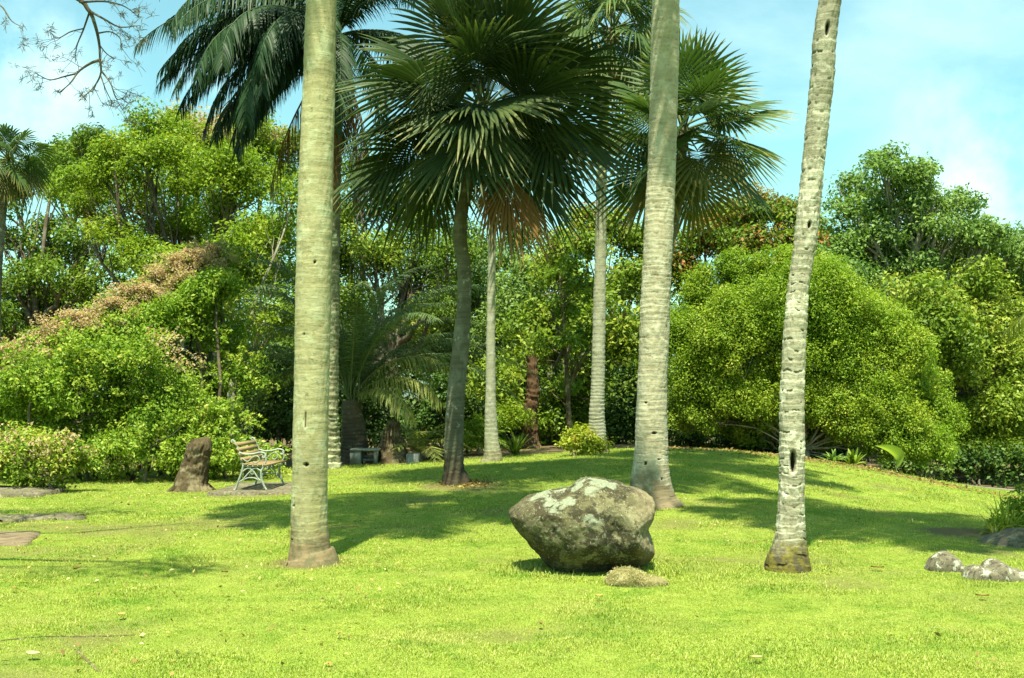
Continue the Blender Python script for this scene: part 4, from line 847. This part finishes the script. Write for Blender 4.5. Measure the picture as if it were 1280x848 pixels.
# frond drooping in from the right edge
def edge_palm():
    D = 17.0; x = P(1372, 600, D)[0]; base = np.array([x, D, H(x, D)]); root = palm_root('palm_tree', base, 'young palm at the far right edge with a light green frond drooping into view')
    hub = base + [0, 0, 2.9]; b, cv, C = trunk_mesh([(base - [0, 0, .1], .16), (base + [0, 0, 1.4], .12), (hub, .09)], 24, 40, (.1, .01), .006, 66, (), .0, .05); b.build('trunk', MT_thin, root, True, base, {'cav': cv}); rg = rng_(300)
    for k in range(12): put_leaf(feather(rg, hub, k * 2.39996 + .3, rg.uniform(.5, 1.3), 1.7 if not (2.3 < (k * 2.39996 + .3) % 6.28 < 4) else .55, 1.9, .35, 50, .7, .03, .1, .1), 'frond', ML_date_yel if k % 3 == 0 else ML_fan2, root, base)
    put_leaf(feather(rg, hub + [0, 0, .05], R(182), .85, 1.35, 2.5, .34, 60, 1.0, .028, .0, .1), 'frond', ML_yelbush, root, base)
edge_palm()

# ------------------------------------------------------------------ rocks
def rock_from_outline(name, poly, D, depth, mat, label, cat, seed, amp=.03, sub=6, zsink=.06, root=None, facets=9, group=None, features=None):
    poly = [P(x, y, D) for x, y in poly]; pl = np.array([[p[0], p[2]] for p in poly]); c = np.array([(pl[:, 0].min() + pl[:, 0].max()) / 2, (pl[:, 1].min() + pl[:, 1].max()) / 2])
    ang = np.arctan2(pl[:, 1] - c[1], pl[:, 0] - c[0]); rad = np.hypot(pl[:, 0] - c[0], pl[:, 1] - c[1]); o_ = np.argsort(ang); ang, rad = ang[o_], rad[o_]
    aa = np.linspace(-np.pi, np.pi, 361); rr = np.interp(aa, np.concatenate([ang - 2 * np.pi, ang, ang + 2 * np.pi]), np.tile(rad, 3))
    kk = np.ones(5) / 5; rr = np.convolve(np.concatenate([rr[-3:-1], rr, rr[1:3]]), kk, 'valid')
    n = 2 ** sub; u = np.linspace(-1, 1, n + 1); V = []; F = []; cnt = 0
    for axn in range(3):
        for sgn in (-1, 1):
            A1, B1 = np.meshgrid(np.tan(u * np.pi / 4), np.tan(u * np.pi / 4), indexing='ij'); q = np.zeros((n + 1, n + 1, 3)); q[..., axn] = sgn; q[..., (axn + 1) % 3] = A1 * sgn; q[..., (axn + 2) % 3] = B1
            V.append(norm(q).reshape(-1, 3)); i, j = np.meshgrid(np.arange(n), np.arange(n), indexing='ij'); m = n + 1
            F.append((np.stack([i * m + j, (i + 1) * m + j, (i + 1) * m + j + 1, i * m + j + 1], -1).reshape(-1, 4)) + cnt); cnt += m * m
    V = np.concatenate(V); F = np.concatenate(F)
    th = np.arctan2(V[:, 2], V[:, 0]); s = np.hypot(V[:, 0], V[:, 2]); Rr = np.interp(th, aa, rr)
    x = Rr * s ** .75 * np.cos(th); z = Rr * s ** .75 * np.sin(th); y = np.sign(V[:, 1]) * np.abs(V[:, 1]) ** .8 * depth
    Pn = np.stack([x, y, z], 1)
    if features: Pn = features(Pn, V)
    fg = rng_(seed + 50); sc_ = np.abs(Pn).max(0)
    for k in range(facets):
        fn = norm(fg.normal(0, 1, 3)); dd = Pn @ fn; hh = dd.max() * fg.uniform(.86, .95); Pn = Pn - fn * (np.clip(dd - hh, 0, None) * .55)[:, None]
    nz = fbm(Pn * 2.6 + seed, seed, 5); nz2 = -np.abs(fbm(Pn * 5 + seed * 3, seed + 5, 4)); nz3 = fbm(Pn * 14, seed + 8, 4); Pn = Pn + V * (amp * nz + amp * .7 * nz2 + amp * .16 * nz3 * np.clip(sub - 4, 0, 3))[:, None]
    Pn += np.array([c[0], D, c[1]]); g = H(c[0], D)
    base = np.array([c[0], D, g]); b = MB(); b.add(Pn, F); o = b.build(name, mat, root, True, base)
    # weld the cube-sphere seams
    import bmesh
    bm = bmesh.new(); bm.from_mesh(o.data); bmesh.ops.remove_doubles(bm, verts=bm.verts, dist=1e-4); bm.to_mesh(o.data); bm.free()
    for p in o.data.polygons: p.use_smooth = True
    if root is None: o.location = tuple(base); tag(o, label, cat, group)
    return o
def boulder_features(Pn, V):
    x, y, z = Pn.T
    # flat, steep right face with an undercut, a blunt rib down the front right, low flare
    front = sst(.1, -.5, V[:, 1])
    y2 = y + front * (.10 * np.exp(-((x - .28) / .12) ** 2) * sst(.35, .05, z) - .06 * np.exp(-((x - .45) / .09) ** 2) + .12 * sst(-.05, -.45, z) + .10 * sst(.15, .42, z))
    x2 = x - .05 * np.exp(-((z + .02) / .14) ** 2) * sst(.45, .62, x)
    return np.stack([x2, y2, z], 1)
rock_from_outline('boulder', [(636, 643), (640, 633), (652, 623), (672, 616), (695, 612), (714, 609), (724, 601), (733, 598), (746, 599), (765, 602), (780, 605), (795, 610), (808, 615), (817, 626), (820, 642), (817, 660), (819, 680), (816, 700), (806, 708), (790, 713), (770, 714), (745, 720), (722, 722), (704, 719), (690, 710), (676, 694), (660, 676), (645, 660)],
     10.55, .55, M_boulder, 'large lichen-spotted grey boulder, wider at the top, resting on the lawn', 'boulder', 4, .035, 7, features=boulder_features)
mound = rock_from_outline('straw_mound', [(754, 728), (758, 718), (768, 712), (782, 711), (795, 715), (806, 721), (818, 722), (832, 724), (838, 731), (820, 740), (770, 740)], 9.75, .20, M_mound, 'low mound of dry straw-coloured turf at the foot of the boulder', 'mound', 5, .03, 5)
def mound_straw():
    me = mound.data; n = len(me.vertices); co = np.empty(n * 3, np.float32); no = np.empty(n * 3, np.float32); me.vertices.foreach_get('co', co); me.vertices.foreach_get('normal', no)
    co = co.reshape(-1, 3); no = no.reshape(-1, 3); k = (no[:, 2] > .0) & (co[:, 2] > -.03); co = co[k]; no = no[k]; rg = rng_(77); i = rg.integers(0, len(co), 2600); d = norm(no[i] * .7 + rg.normal(0, .6, (len(i), 3)) + [0, 0, .25])
    b = MB(); strips(b, co[i] + rg.normal(0, .006, (len(i), 3)), d, norm(np.cross(d, rg.normal(0, 1, (len(i), 3)))), rg.uniform(.015, .035, len(i)), np.full(len(i), .0035), rg.uniform(.2, .8, len(i)), [0, .5, 1], [.8, 1, .1], rg.uniform(0, 1, len(i)))
    b.build('dry_grass', ML_straw, mound)
mound_straw()
rock_from_outline('rock', [(1157, 712), (1163, 699), (1172, 690), (1182, 688), (1192, 694), (1202, 702), (1209, 712), (1200, 728), (1165, 728)], 10.6, .16, M_rock, 'small pale peaked rock, left one of the pair on the lawn at right', 'rock', 6, .03, 5, group='rocks at the right edge')
rock_from_outline('rock', [(1203, 722), (1208, 711), (1218, 706), (1228, 708), (1236, 699), (1246, 697), (1254, 702), (1264, 709), (1278, 713), (1292, 722), (1290, 745), (1210, 745)], 10.1, .20, M_rock, 'larger mottled double-humped rock, right one of the pair on the lawn at right', 'rock', 7, .035, 5, group='rocks at the right edge')
rock_from_outline('flat_rock', [(1222, 686), (1236, 675), (1258, 668), (1290, 666), (1325, 671), (1335, 700), (1230, 700)], 12.6, .45, M_slab, 'flat low brown-grey rock slab at the right edge below the untidy shrub', 'rock', 8, .03, 5, group='rocks at the right edge')

# stump
def stump():
    D = 19.4; base = G(240, 614, D); rows = [(618, 215, 260), (605, 220, 259), (590, 226, 259), (575, 231, 261), (562, 233, 264), (554, 236, 264), (548, 238, 260)]
    st = px_stations(rows, D); st[0] = (base - [0, 0, .06], st[0][1])
    root = empty('tree_stump', base, 'rough leaning brown tree stump on the lawn left of the bench', 'tree stump')
    b, cv, C = trunk_mesh(st, 96, 90, (.3, .015), .028, 77, (), .0, .05)
    V = np.concatenate(b.V); top = V[-96:]; c = top.mean(0) - [0, 0, .05]; k = len(V); V2 = np.concatenate([V, c + (top - c) * .5 + rng_(3).normal(0, .015, (96, 3)), [c]]); i = np.arange(96)
    F2 = np.stack([k - 96 + i, k - 96 + (i + 1) % 96, k + (i + 1) % 96, k + i], 1); j = np.arange(0, 96, 2); F3 = np.stack([k + j, k + (j + 1) % 96, k + (j + 2) % 96, np.full(48, k + 96)], 1)
    b2 = MB(); b2.add(V2, np.concatenate([np.concatenate(b.F), F2, F3])); b2.build('stump_body', MT_stump, root, True, base, {'cav': np.concatenate([cv, np.zeros(97)]) * .6})
    rg = rng_(4); w = MB()
    for a in (R(200), R(160), R(-60), R(30), R(240)):
        w.tube(spline([base + [math.cos(a) * .12, math.sin(a) * .12, .16], base + [math.cos(a) * .30, math.sin(a) * .26, .04], base + [math.cos(a) * .46, math.sin(a) * .4, -.05]], 8), np.linspace(.09, .03, 8), 10)
    w.build('roots', MT_stump, root, True, base)
stump()
def dark_stump():
    D = 26.6; base = G(493, 584, D); rows = [(586, 470, 517), (575, 473, 513), (560, 475, 508), (545, 479, 502), (532, 484, 498), (524, 487, 495)]
    st = px_stations(rows, D); st[0] = (base - [0, 0, .06], st[0][1]); root = empty('tree_stump', base, 'tall tapering dark stump behind the small white box, left of the curved fan palm', 'tree stump')
    b, cv, C = trunk_mesh(st, 40, 40, (.5, .03), .07, 78, (), .0, .1); b.build('stump_body', MT_stump, root, True, base, {'cav': cv})
dark_stump()

# ------------------------------------------------------------------ bench on its slab
def slab(name, corners, h, mat, label, cat, seg=10, rough=.012, seed=1):
    """flat stone: corners are ground points (x, y) in order"""
    c = np.array(corners, float); u = np.linspace(0, 1, seg + 1); A1, B1 = np.meshgrid(u, u, indexing='ij'); A1 = A1[..., None]; B1 = B1[..., None]
    q = (1 - A1) * (1 - B1) * c[0] + A1 * (1 - B1) * c[1] + A1 * B1 * c[2] + (1 - A1) * B1 * c[3]
    n = seg + 1; z0 = float(hgt(c[:, 0], c[:, 1]).min()) - .05; zt = float(hgt(c[:, 0], c[:, 1]).mean()) + h
    q = q + rng_(seed).normal(0, rough, q.shape) * ((A1 == 0) | (A1 == 1) | (B1 == 0) | (B1 == 1))
    edge = ((A1 == 0) | (A1 == 1) | (B1 == 0) | (B1 == 1))[..., 0]
    zt_ = np.full((n, n), zt) - edge * .012 + rng_(seed + 1).normal(0, rough * .25, (n, n)); T = np.concatenate([q, zt_[..., None]], -1).reshape(-1, 3); Bt = T.copy(); Bt[:, 2] = z0
    i, j = np.meshgrid(np.arange(seg), np.arange(seg), indexing='ij'); F = [np.stack([i * n + j, (i + 1) * n + j, (i + 1) * n + j + 1, i * n + j + 1], -1).reshape(-1, 4)]
    ring = [k * n for k in range(n)] + [(n - 1) * n + k for k in range(1, n)] + [k * n + n - 1 for k in range(n - 2, -1, -1)] + [k for k in range(n - 2, 0, -1)]
    ring = np.array(ring); nx = np.roll(ring, -1); F.append(np.stack([nx, ring, ring + n * n, nx + n * n], 1))
    b = MB(); b.add(np.concatenate([T, Bt]), np.concatenate(F)); org = np.array([c[:, 0].mean(), c[:, 1].mean(), zt - h]); o = b.build(name, mat, None, False, org); o.location = tuple(org); tag(o, label, cat); return zt
def bench():
    bx, by = -4.34, 19.20
    zt = slab('paving_slab', [(-4.93, 18.25), (-3.50, 18.25), (-3.40, 20.5), (-4.90, 20.5)], .05, M_slab, 'grey concrete slab under the bench', 'slab', 12, .012, 5)
    org = np.array([bx + .05, by - .02, zt]); root = empty('garden_bench', org, 'wooden slat garden bench with pale ornate cast-iron ends, right of the stump', 'bench')
    # local frame: x = sitting direction, y = along the bench
    def end(y):
        b = MB()
        def cv(pts, r=.016, n=24): b.tube([(p[0], y, p[1]) for p in spline([(a, c, 0) for a, c in pts], n)], r, 8)
        cv([(-.30, .86), (-.27, .80), (-.215, .66), (-.17, .52), (-.13, .44), (.0, .415), (.18, .43), (.27, .42), (.30, .39)], .019, 40)      # back upright into seat rail
        cv([(-.30, .86), (-.335, .875), (-.35, .85), (-.33, .83)], .014, 14)                                                                # scroll at the top
        cv([(-.13, .44), (-.16, .30), (-.22, .14), (-.26, .02), (-.29, .0)], .02, 24)                                                        # rear leg
        cv([(.24, .42), (.19, .32), (.20, .18), (.25, .06), (.29, .0)], .02, 24)                                                             # front leg
        cv([(-.215, .66), (-.10, .625), (.05, .635), (.17, .66), (.25, .64), (.265, .59), (.23, .56), (.20, .585)], .017, 36)                # arm with scroll
        cv([(.25, .62), (.275, .52), (.24, .44)], .014, 14)                                                                                  # arm support
        cv([(-.16, .56), (-.06, .50), (.02, .56), (.10, .60), (.16, .54), (.10, .47), (.04, .50)], .010, 36)                                 # scrollwork below the arm
        cv([(-.17, .30), (-.05, .38), (.05, .33), (.14, .20), (.21, .16)], .013, 28)
        cv([(.20, .33), (.08, .38), (-.03, .30), (-.14, .18), (-.22, .13)], .013, 28)
        cv([(-.235, .12), (-.08, .20), (.02, .215), (.12, .19), (.22, .12)], .012, 24)
        cv([(.03, .27), (.06, .30), (.03, .33), (.0, .30), (.03, .27)], .009, 16)
        return b
    for y in (-.62, .62):
        b = end(y); b.build('end_frame', M_iron, root, True)
    s = MB()
    for k in range(5):      # seat boards
        x = -.09 + k * .088; z = .440 - .012 * math.sin(k / 4 * math.pi) + (.0 if k < 4 else -.012)
        s.box((x, 0, z + .012), (.072, 1.30, .026))
    s.build('seat', M_wood, root)
    s = MB()
    for k in range(4):
        z = .53 + k * .088; x = -.155 - (z - .50) * .40; a = math.atan(.40); ax = [[math.cos(a), 0, math.sin(a)], [0, 1, 0], [-math.sin(a), 0, math.cos(a)]]
        s.box((x + .005, 0, z), (.024, 1.30, .070), ax=ax)
    s.build('backrest', M_wood, root)
    s = MB(); s.tube([(-.03, -.60, .25), (-.03, .60, .25)], .010, 8); s.build('stretcher', M_iron, root, True)
    root.rotation_euler = (0, 0, R(-3)); root.scale = (.94, .94, .94)
bench()

# low white slatted box and block by the dark stump
def white_box():
    D = 26.2; base = G(456, 583, D); root = empty('low_bench', base, 'small low whitewashed concrete seat under the silvery palm fronds', 'low bench'); w = M(34, D); h = M(17, D)
    b = MB(); b.box((-w * .30, 0, h / 2), (w * .38, .5, h)); 
    b.build('side_block', M_white, root); b = MB(); b.box((w * .42, 0, h / 2), (.06, .5, h)); b.build('leg', M_white, root)
    b = MB(); b.box((.02, 0, h + .025), (w * 1.04, .54, .05)); b.build('top', M_white, root)
    b = MB(); b.box((w * .15, -.05, h * .32), (w * .46, .05, .05)); b.box((w * .15, .1, h * .55), (w * .46, .05, .05)); b.build('rail', M_white, root)
    o = slab('concrete_block', [(G(509, 583, 26.4)[0], 26.2), (G(524, 583, 26.4)[0], 26.2), (G(524, 583, 26.4)[0], 26.7), (G(509, 583, 26.4)[0], 26.7)], .22, M_white, 'small pale concrete block right of the dark tapering stump', 'block', 6, .006, 9)
white_box()

# stones of the sunken corner at the left edge
def gp(px, py): g = G(px, py); return (g[0], g[1])
slab('paving_slab', [gp(-60, 684), gp(34, 683), gp(52, 666), gp(-60, 665)], .03, M_brownslab, 'smooth brown paving slab at the left edge of the lawn', 'slab', 10, .008, 21)
slab('stone_kerb', [gp(-60, 656), gp(98, 650), gp(104, 644), gp(-60, 648)], .03, M_slab, 'long low rough stone kerb behind the brown paving slab', 'kerb', 14, .05, 22)
slab('stone_ledge', [gp(-80, 624), gp(52, 622), gp(82, 614), gp(-80, 614)], .09, M_slab, 'raised dark stone ledge at the left edge in front of the small bush', 'ledge', 14, .04, 23)

# half-buried roots in the turf
def root_line(pxs, r, label):
    pts = [G(x, y) for x, y in pxs]; pts = spline(pts, 30); pts[:, 2] = hgt(pts[:, 0], pts[:, 1]) + .0; rg = rng_(int(pxs[0][0]) + 99); b = MB(); b.tube(pts + np.cumsum(rg.normal(0, .004, (30, 3)), 0) * [1, 1, 0], r * rg.uniform(.6, 1.2, 30), 8)
    org = pts[0]; o = b.build('surface_root', MT_stump, None, True, org); o.location = tuple(org); tag(o, label, 'root')
root_line([(-30, 806), (40, 799), (100, 797), (170, 795)], .008, 'long thin pale surface root in the grass near the bottom left')
root_line([(98, 815), (110, 828), (124, 842)], .010, 'short brown surface root slanting in the grass at the bottom left')

# ------------------------------------------------------------------ overhanging branch, top left
def overhead():
    D = 9.0; bx = -8.2; base = np.array([bx, 8.5, H(bx, 8.5)]); root = empty('overhanging_tree', base, 'nearly bare twiggy branch of a tree hanging in from the top left', 'tree'); rg = rng_(400); w = MB(); b = MB()
    fk = base + [.3, .3, 4.2]; w.tube(spline([base - [0, 0, .1], base + [.1, 0, 1.2], base + [.0, .2, 2.8], fk], 16), .28 * np.linspace(1.2, .75, 16), 14)
    lead = [fk, np.array([-6.2, 8.9, 5.9]), np.array([-4.5, 9, 5.35]), P(86, -8, D), P(110, 12, D), P(119, 32, D), P(124, 55, D), P(125, 75, D)]
    q = spline(lead, 40); w.tube(q, np.concatenate([np.linspace(.10, .022, 17), np.linspace(.020, .008, 23)]), 8)
    def twig(pts, r0, r1, tuft=True, n=14, kids=4):
        q = spline([P(x, y, D + d) for x, y, d in pts], n); w.tube(q, np.linspace(r0, r1, n), 6)
        for k in range(kids):
            a = q[rg.integers(n // 3, n)]; v = norm(q[-1] - q[0]) + rg.normal(0, .7, 3); e = a + norm(v) * rg.uniform(.08, .22); ls = limb(w, rg, a, e, r1 * .8, r1 * .4, .1, 5, 5)
            if tuft: tufts(e)
            e2 = e + norm(v + rg.normal(0, .8, 3)) * rg.uniform(.05, .12); limb(w, rg, ls[3], e2, r1 * .5, r1 * .3, 0, 4, 5)
            if tuft and k % 2: tufts(e2)
        if tuft: tufts(q[-1])
    def tufts(p):
        m = 15; d = norm(rg.normal(0, 1, (m, 3)) + [0, 0, .3]); L = rg.uniform(.025, .06, m)
        strips(b, np.repeat(p[None], m, 0) + rg.normal(0, .01, (m, 3)), d, norm(np.cross(d, rg.normal(0, 1, (m, 3)))), L, np.full(m, .005), np.full(m, .2), [0, .5, 1], [.6, 1, .5], rg.uniform(0, 1, m))
    twig([(125, 75, 0), (112, 80, .1), (98, 90, .1), (88, 104, 0), (74, 116, .1)], .013, .004)
    twig([(96, 92, .1), (80, 96, .2), (62, 100, .2), (45, 92, .1)], .008, .003, kids=6)
    twig([(125, 75, 0), (126, 92, 0), (118, 108, .1), (104, 122, .1)], .010, .004, kids=5)
    twig([(126, 88, 0), (138, 104, -.1), (146, 124, -.1), (158, 120, -.1)], .008, .003, kids=5)
    twig([(112, 15, 0), (104, 38, .1), (96, 58, .1), (94, 78, .1)], .009, .003, False, kids=4)
    twig([(104, 36, .1), (88, 40, .2), (72, 48, .2), (62, 40, .2)], .006, .003, kids=5)
    twig([(112, 14, 0), (130, 24, -.2), (150, 34, -.2), (176, 32, -.2)], .011, .003, kids=7)
    twig([(100, 3, 0), (130, 2, -.3), (155, 8, -.3), (174, 22, -.3)], .010, .003, kids=8)
    twig([(121, 42, 0), (138, 40, -.2), (150, 48, -.2), (151, 58, -.2)], .007, .003, kids=3)
    twig([(124, 56, 0), (132, 66, -.1), (142, 74, -.1)], .006, .003, kids=3)
    twig([(-50, -40, .4), (-20, -6, .4), (2, 8, .4), (14, 26, .4), (28, 34, .4)], .012, .003, kids=4)
    twig([(126, 95, 0), (132, 112, 0), (140, 128, 0)], .006, .003, kids=4)
    # higher limbs and sparse leaf clumps of the same tree, above the picture
    cr = MB()
    for k in range(9):
        e = np.array([rg.uniform(-8.5, -2.2), rg.uniform(6.5, 13.5), rg.uniform(8.0, 10.5)]); s = limb(w, rg, fk, e, .045, .012, -.1, 10)
        for j in range(4): limb(w, rg, s[rg.integers(4, 10)], e + rg.normal(0, .8, 3) * [1, 1, .3], .014, .004, 0, 6, 5)
        blob_leaves(cr, rg, e, np.array([.9, .7, .3]), .10, .5, .8, 12)
    w.build('branches', MT_wood, root, True, base); b.build('twig_tufts', M_twig, root, False, base); cr.build('crown', ML_green, root, False, base)
overhead()

# ------------------------------------------------------------------ grass and litter
def tuft_mesh(k):
    rg = rng_(500 + k); n = 26; az = rg.uniform(0, 6.28, n); el = rg.uniform(.55, 1.45, n); d = np.stack([np.cos(el) * np.cos(az), np.cos(el) * np.sin(az), np.sin(el)], 1)
    B = np.stack([rg.normal(0, .032, n), rg.normal(0, .032, n), np.full(n, -.004)], 1); b = MB(); a2 = az + 1.57 + rg.normal(0, .5, n)
    strips(b, B, d, np.stack([np.cos(a2), np.sin(a2), a2 * 0], 1), rg.uniform(.012, .030, n), np.full(n, .0036), rg.uniform(.1, .6, n), [0, .5, 1], [.8, 1, .1], rg.uniform(0, 1, n) ** 1.3)
    o = b.build('grass_tuft_source', MBL); me = o.data; bpy.data.objects.remove(o)
    return me
def grass():
    rg = rng_(600); pts = []
    for (d0, d1, dens, sc_) in ((5.2, 9, 800, .85), (9, 13, 560, .95), (13, 18, 300, 1.15), (18, 24, 160, 1.4), (24, 30, 90, 1.8)):
        A0 = (d1 ** 2 - d0 ** 2) * .5 * 1.02 + 3 * (d1 - d0); n = int(A0 * dens); Y = np.sqrt(rg.uniform(d0 ** 2, d1 ** 2, n)); X = rg.uniform(-1, 1, n) * (Y * .51 + 1.2)
        pts.append(np.stack([X, Y, np.full(n, sc_)], 1))
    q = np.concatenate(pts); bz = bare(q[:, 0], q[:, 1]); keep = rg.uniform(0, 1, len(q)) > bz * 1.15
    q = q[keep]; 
    for (x0, x1, y0, y1) in ((-4.93, -3.45, 18.25, 20.5),):
        q = q[~((q[:, 0] > x0) & (q[:, 0] < x1) & (q[:, 1] > y0) & (q[:, 1] < y1))]
    for (cx, cy, r) in ((base_left[0], base_left[1], .24), (base_mid[0], base_mid[1], .38), (base_right[0], base_right[1], .22), (base_fan[0], base_fan[1], .28)):
        q = q[np.hypot(q[:, 0] - cx, q[:, 1] - cy) > r]
    pb = P(700, 700, 10.55); q = q[~((np.abs(q[:, 0] - .75) < .36) & (np.abs(q[:, 1] - 10.6) < .30))]
    q = q[~((q[:, 0] > 10.5) & (q[:, 1] > 29.5))]
    z = hgt(q[:, 0], q[:, 1]); n = len(q)
    long_ = 1 + .55 * np.clip(fbm(np.stack([q[:, 0] * 1.6, q[:, 1] * 1.6, z * 0], 1), 9, 4) * 2, -.25, 1)
    for (cx, cy, rr_) in ((.75, 10.45, .62), (base_left[0], base_left[1], .36), (base_mid[0], base_mid[1], .5), (base_right[0], base_right[1], .33)):   # uncut grass round the feet
        long_ = long_ * (1 + .9 * np.exp(-((np.hypot(q[:, 0] - cx, (q[:, 1] - cy) * 1.1) - rr_) / .10) ** 2))
    src = bpy.data.meshes.new('grass'); src.vertices.add(n); src.vertices.foreach_set('co', np.stack([q[:, 0], q[:, 1], z], 1).astype(np.float32).ravel())
    at = src.attributes.new('sc', 'FLOAT', 'POINT'); at.data.foreach_set('value', (q[:, 2] * rg.uniform(.75, 1.25, n) * long_).astype(np.float32))
    o = bpy.data.objects.new('grass', src); col.objects.link(o); tag(o, kind='stuff')
    ng = bpy.data.node_groups.new('scatter_grass', 'GeometryNodeTree'); ng.interface.new_socket('Geometry', in_out='INPUT', socket_type='NodeSocketGeometry'); ng.interface.new_socket('Geometry', in_out='OUTPUT', socket_type='NodeSocketGeometry')
    N = ng.nodes; L = ng.links; gi = N.new('NodeGroupInput'); go = N.new('NodeGroupOutput'); ip = N.new('GeometryNodeInstanceOnPoints'); join = N.new('GeometryNodeGeometryToInstance')
    tc_ = bpy.data.collections.new('grass_sources')
    for k in range(5):
        ob = bpy.data.objects.new('grass_blades', tuft_mesh(k)); tc_.objects.link(ob)
    ci = N.new('GeometryNodeCollectionInfo'); ci.inputs[0].default_value = tc_; ci.inputs['Separate Children'].default_value = True; ci.inputs['Reset Children'].default_value = True
    ip.inputs['Pick Instance'].default_value = True
    ri = N.new('FunctionNodeRandomValue'); ri.data_type = 'INT'; ri.inputs[4].default_value = 0; ri.inputs[5].default_value = 4
    rr = N.new('FunctionNodeRandomValue'); rr.data_type = 'FLOAT_VECTOR'; rr.inputs[0].default_value = (-.15, -.15, 0); rr.inputs[1].default_value = (.15, .15, 6.28)
    na = N.new('GeometryNodeInputNamedAttribute'); na.data_type = 'FLOAT'; na.inputs[0].default_value = 'sc'
    L.new(gi.outputs[0], ip.inputs['Points']); L.new(ci.outputs[0], ip.inputs['Instance']); L.new(ri.outputs[2], ip.inputs['Instance Index']); L.new(rr.outputs[0], ip.inputs['Rotation']); L.new(na.outputs[0], ip.inputs['Scale']); L.new(ip.outputs[0], go.inputs[0])
    md = o.modifiers.new('scatter', 'NODES'); md.node_group = ng
    print('grass tufts', n)
grass()

def litter():
    rg = rng_(700); b = MB(); n = 5200; Y = np.sqrt(rg.uniform(36, 26 ** 2, n)); X = rg.uniform(-1, 1, n) * Y * .48; w = fbm(np.stack([X * .6, Y * .6, X * 0], 1), 8, 3) + np.where(X < -1, .34, -.08)
    k = w > .12; X, Y = X[k], Y[k]; z = hgt(X, Y) + rg.uniform(.02, .04, len(X)); N = norm(rg.normal(0, .45, (len(X), 3)) + [0, 0, 1]); leaf_quads(b, rg, np.stack([X, Y, z], 1), N, .040, .55, rg.uniform(0, 1, len(X)))
    n = 1500; X = rg.uniform(3.0, 10.5, n); Y = 26.8 - (X - 3) * .45 + rg.normal(0, .9, n); N = norm(rg.normal(0, .4, (n, 3)) + [0, 0, 1]); leaf_quads(b, rg, np.stack([X, Y, hgt(X, Y) + .02], 1), N, .09, .6, rg.uniform(0, .6, n))
    n = 260; a = rg.uniform(0, 6.28, n); r_ = rg.normal(0, .4, n); X = base_fan[0] + .25 + np.cos(a) * r_ * 1.2; Y = base_fan[1] - .3 + np.sin(a) * r_; N = norm(rg.normal(0, .5, (n, 3)) + [0, 0, 1]); leaf_quads(b, rg, np.stack([X, Y, hgt(X, Y) + .015], 1), N, .09, .4, rg.uniform(0, .8, n))
    o = b.build('leaf_litter', ML_litter); tag(o, kind='stuff')
litter()
def fallen_leaf(px, py, s, rn, label):
    g = G(px, py); rg = rng_(int(px)); b = MB(); a = rg.uniform(0, 6.28); t = np.linspace(0, 1, 9); ax = np.array([math.cos(a), math.sin(a), 0]); sd = np.array([-ax[1], ax[0], 0]); w = .28 * np.sin(np.pi * t ** .85)
    c = ax * (t - .5)[:, None] * s + np.array([0, 0, 1]) * (.012 + .10 * s * (t - .5) ** 2)[:, None]; V = np.stack([c - sd * (w * s)[:, None] + [0, 0, .010], c, c + sd * (w * s)[:, None] + [0, 0, .014]], 1).reshape(-1, 3); i, j = np.meshgrid(np.arange(8), np.arange(2), indexing='ij')
    b.add(V, np.stack([i * 3 + j, i * 3 + j + 1, (i + 1) * 3 + j + 1, (i + 1) * 3 + j], -1).reshape(-1, 4), rn); o = b.build('fallen_leaf', ML_litter, None, True); o.location = (g[0], g[1], g[2] + .025); tag(o, label, 'leaf', 'fallen leaves on the lawn')
for a in ((41, 827, .10, 1.0, 'pale cream fallen leaf in the grass at the bottom left corner'), (152, 776, .09, .72, 'yellow fallen leaf left of centre low on the lawn'), (96, 717, .11, .15, 'curled brown fallen leaf on the left lawn beyond the yellow one'),
          (281, 721, .07, .3, 'orange-brown fallen leaf in front of the leftmost foreground trunk'), (945, 831, .10, .95, 'pale fallen leaf in the grass at the bottom right of centre'), (749, 752, .06, .75, 'small yellow fallen leaf below the boulder'),
          (676, 788, .06, .35, 'small orange fallen leaf at the bottom centre'), (1097, 715, .12, .35, 'brown fallen leaf left of the pale peaked rock'), (1228, 751, .10, .5, 'orange fallen leaf below the double-humped rock'),
          (966, 738, .06, .6, 'small tan fallen leaf in front of the leaning notched trunk'), (424, 800, .06, .7, 'small yellow leaf at the bottom between left and centre'), (18, 742, .09, .7, 'yellow-brown fallen leaf near the brown paving slab')):
    fallen_leaf(*a)
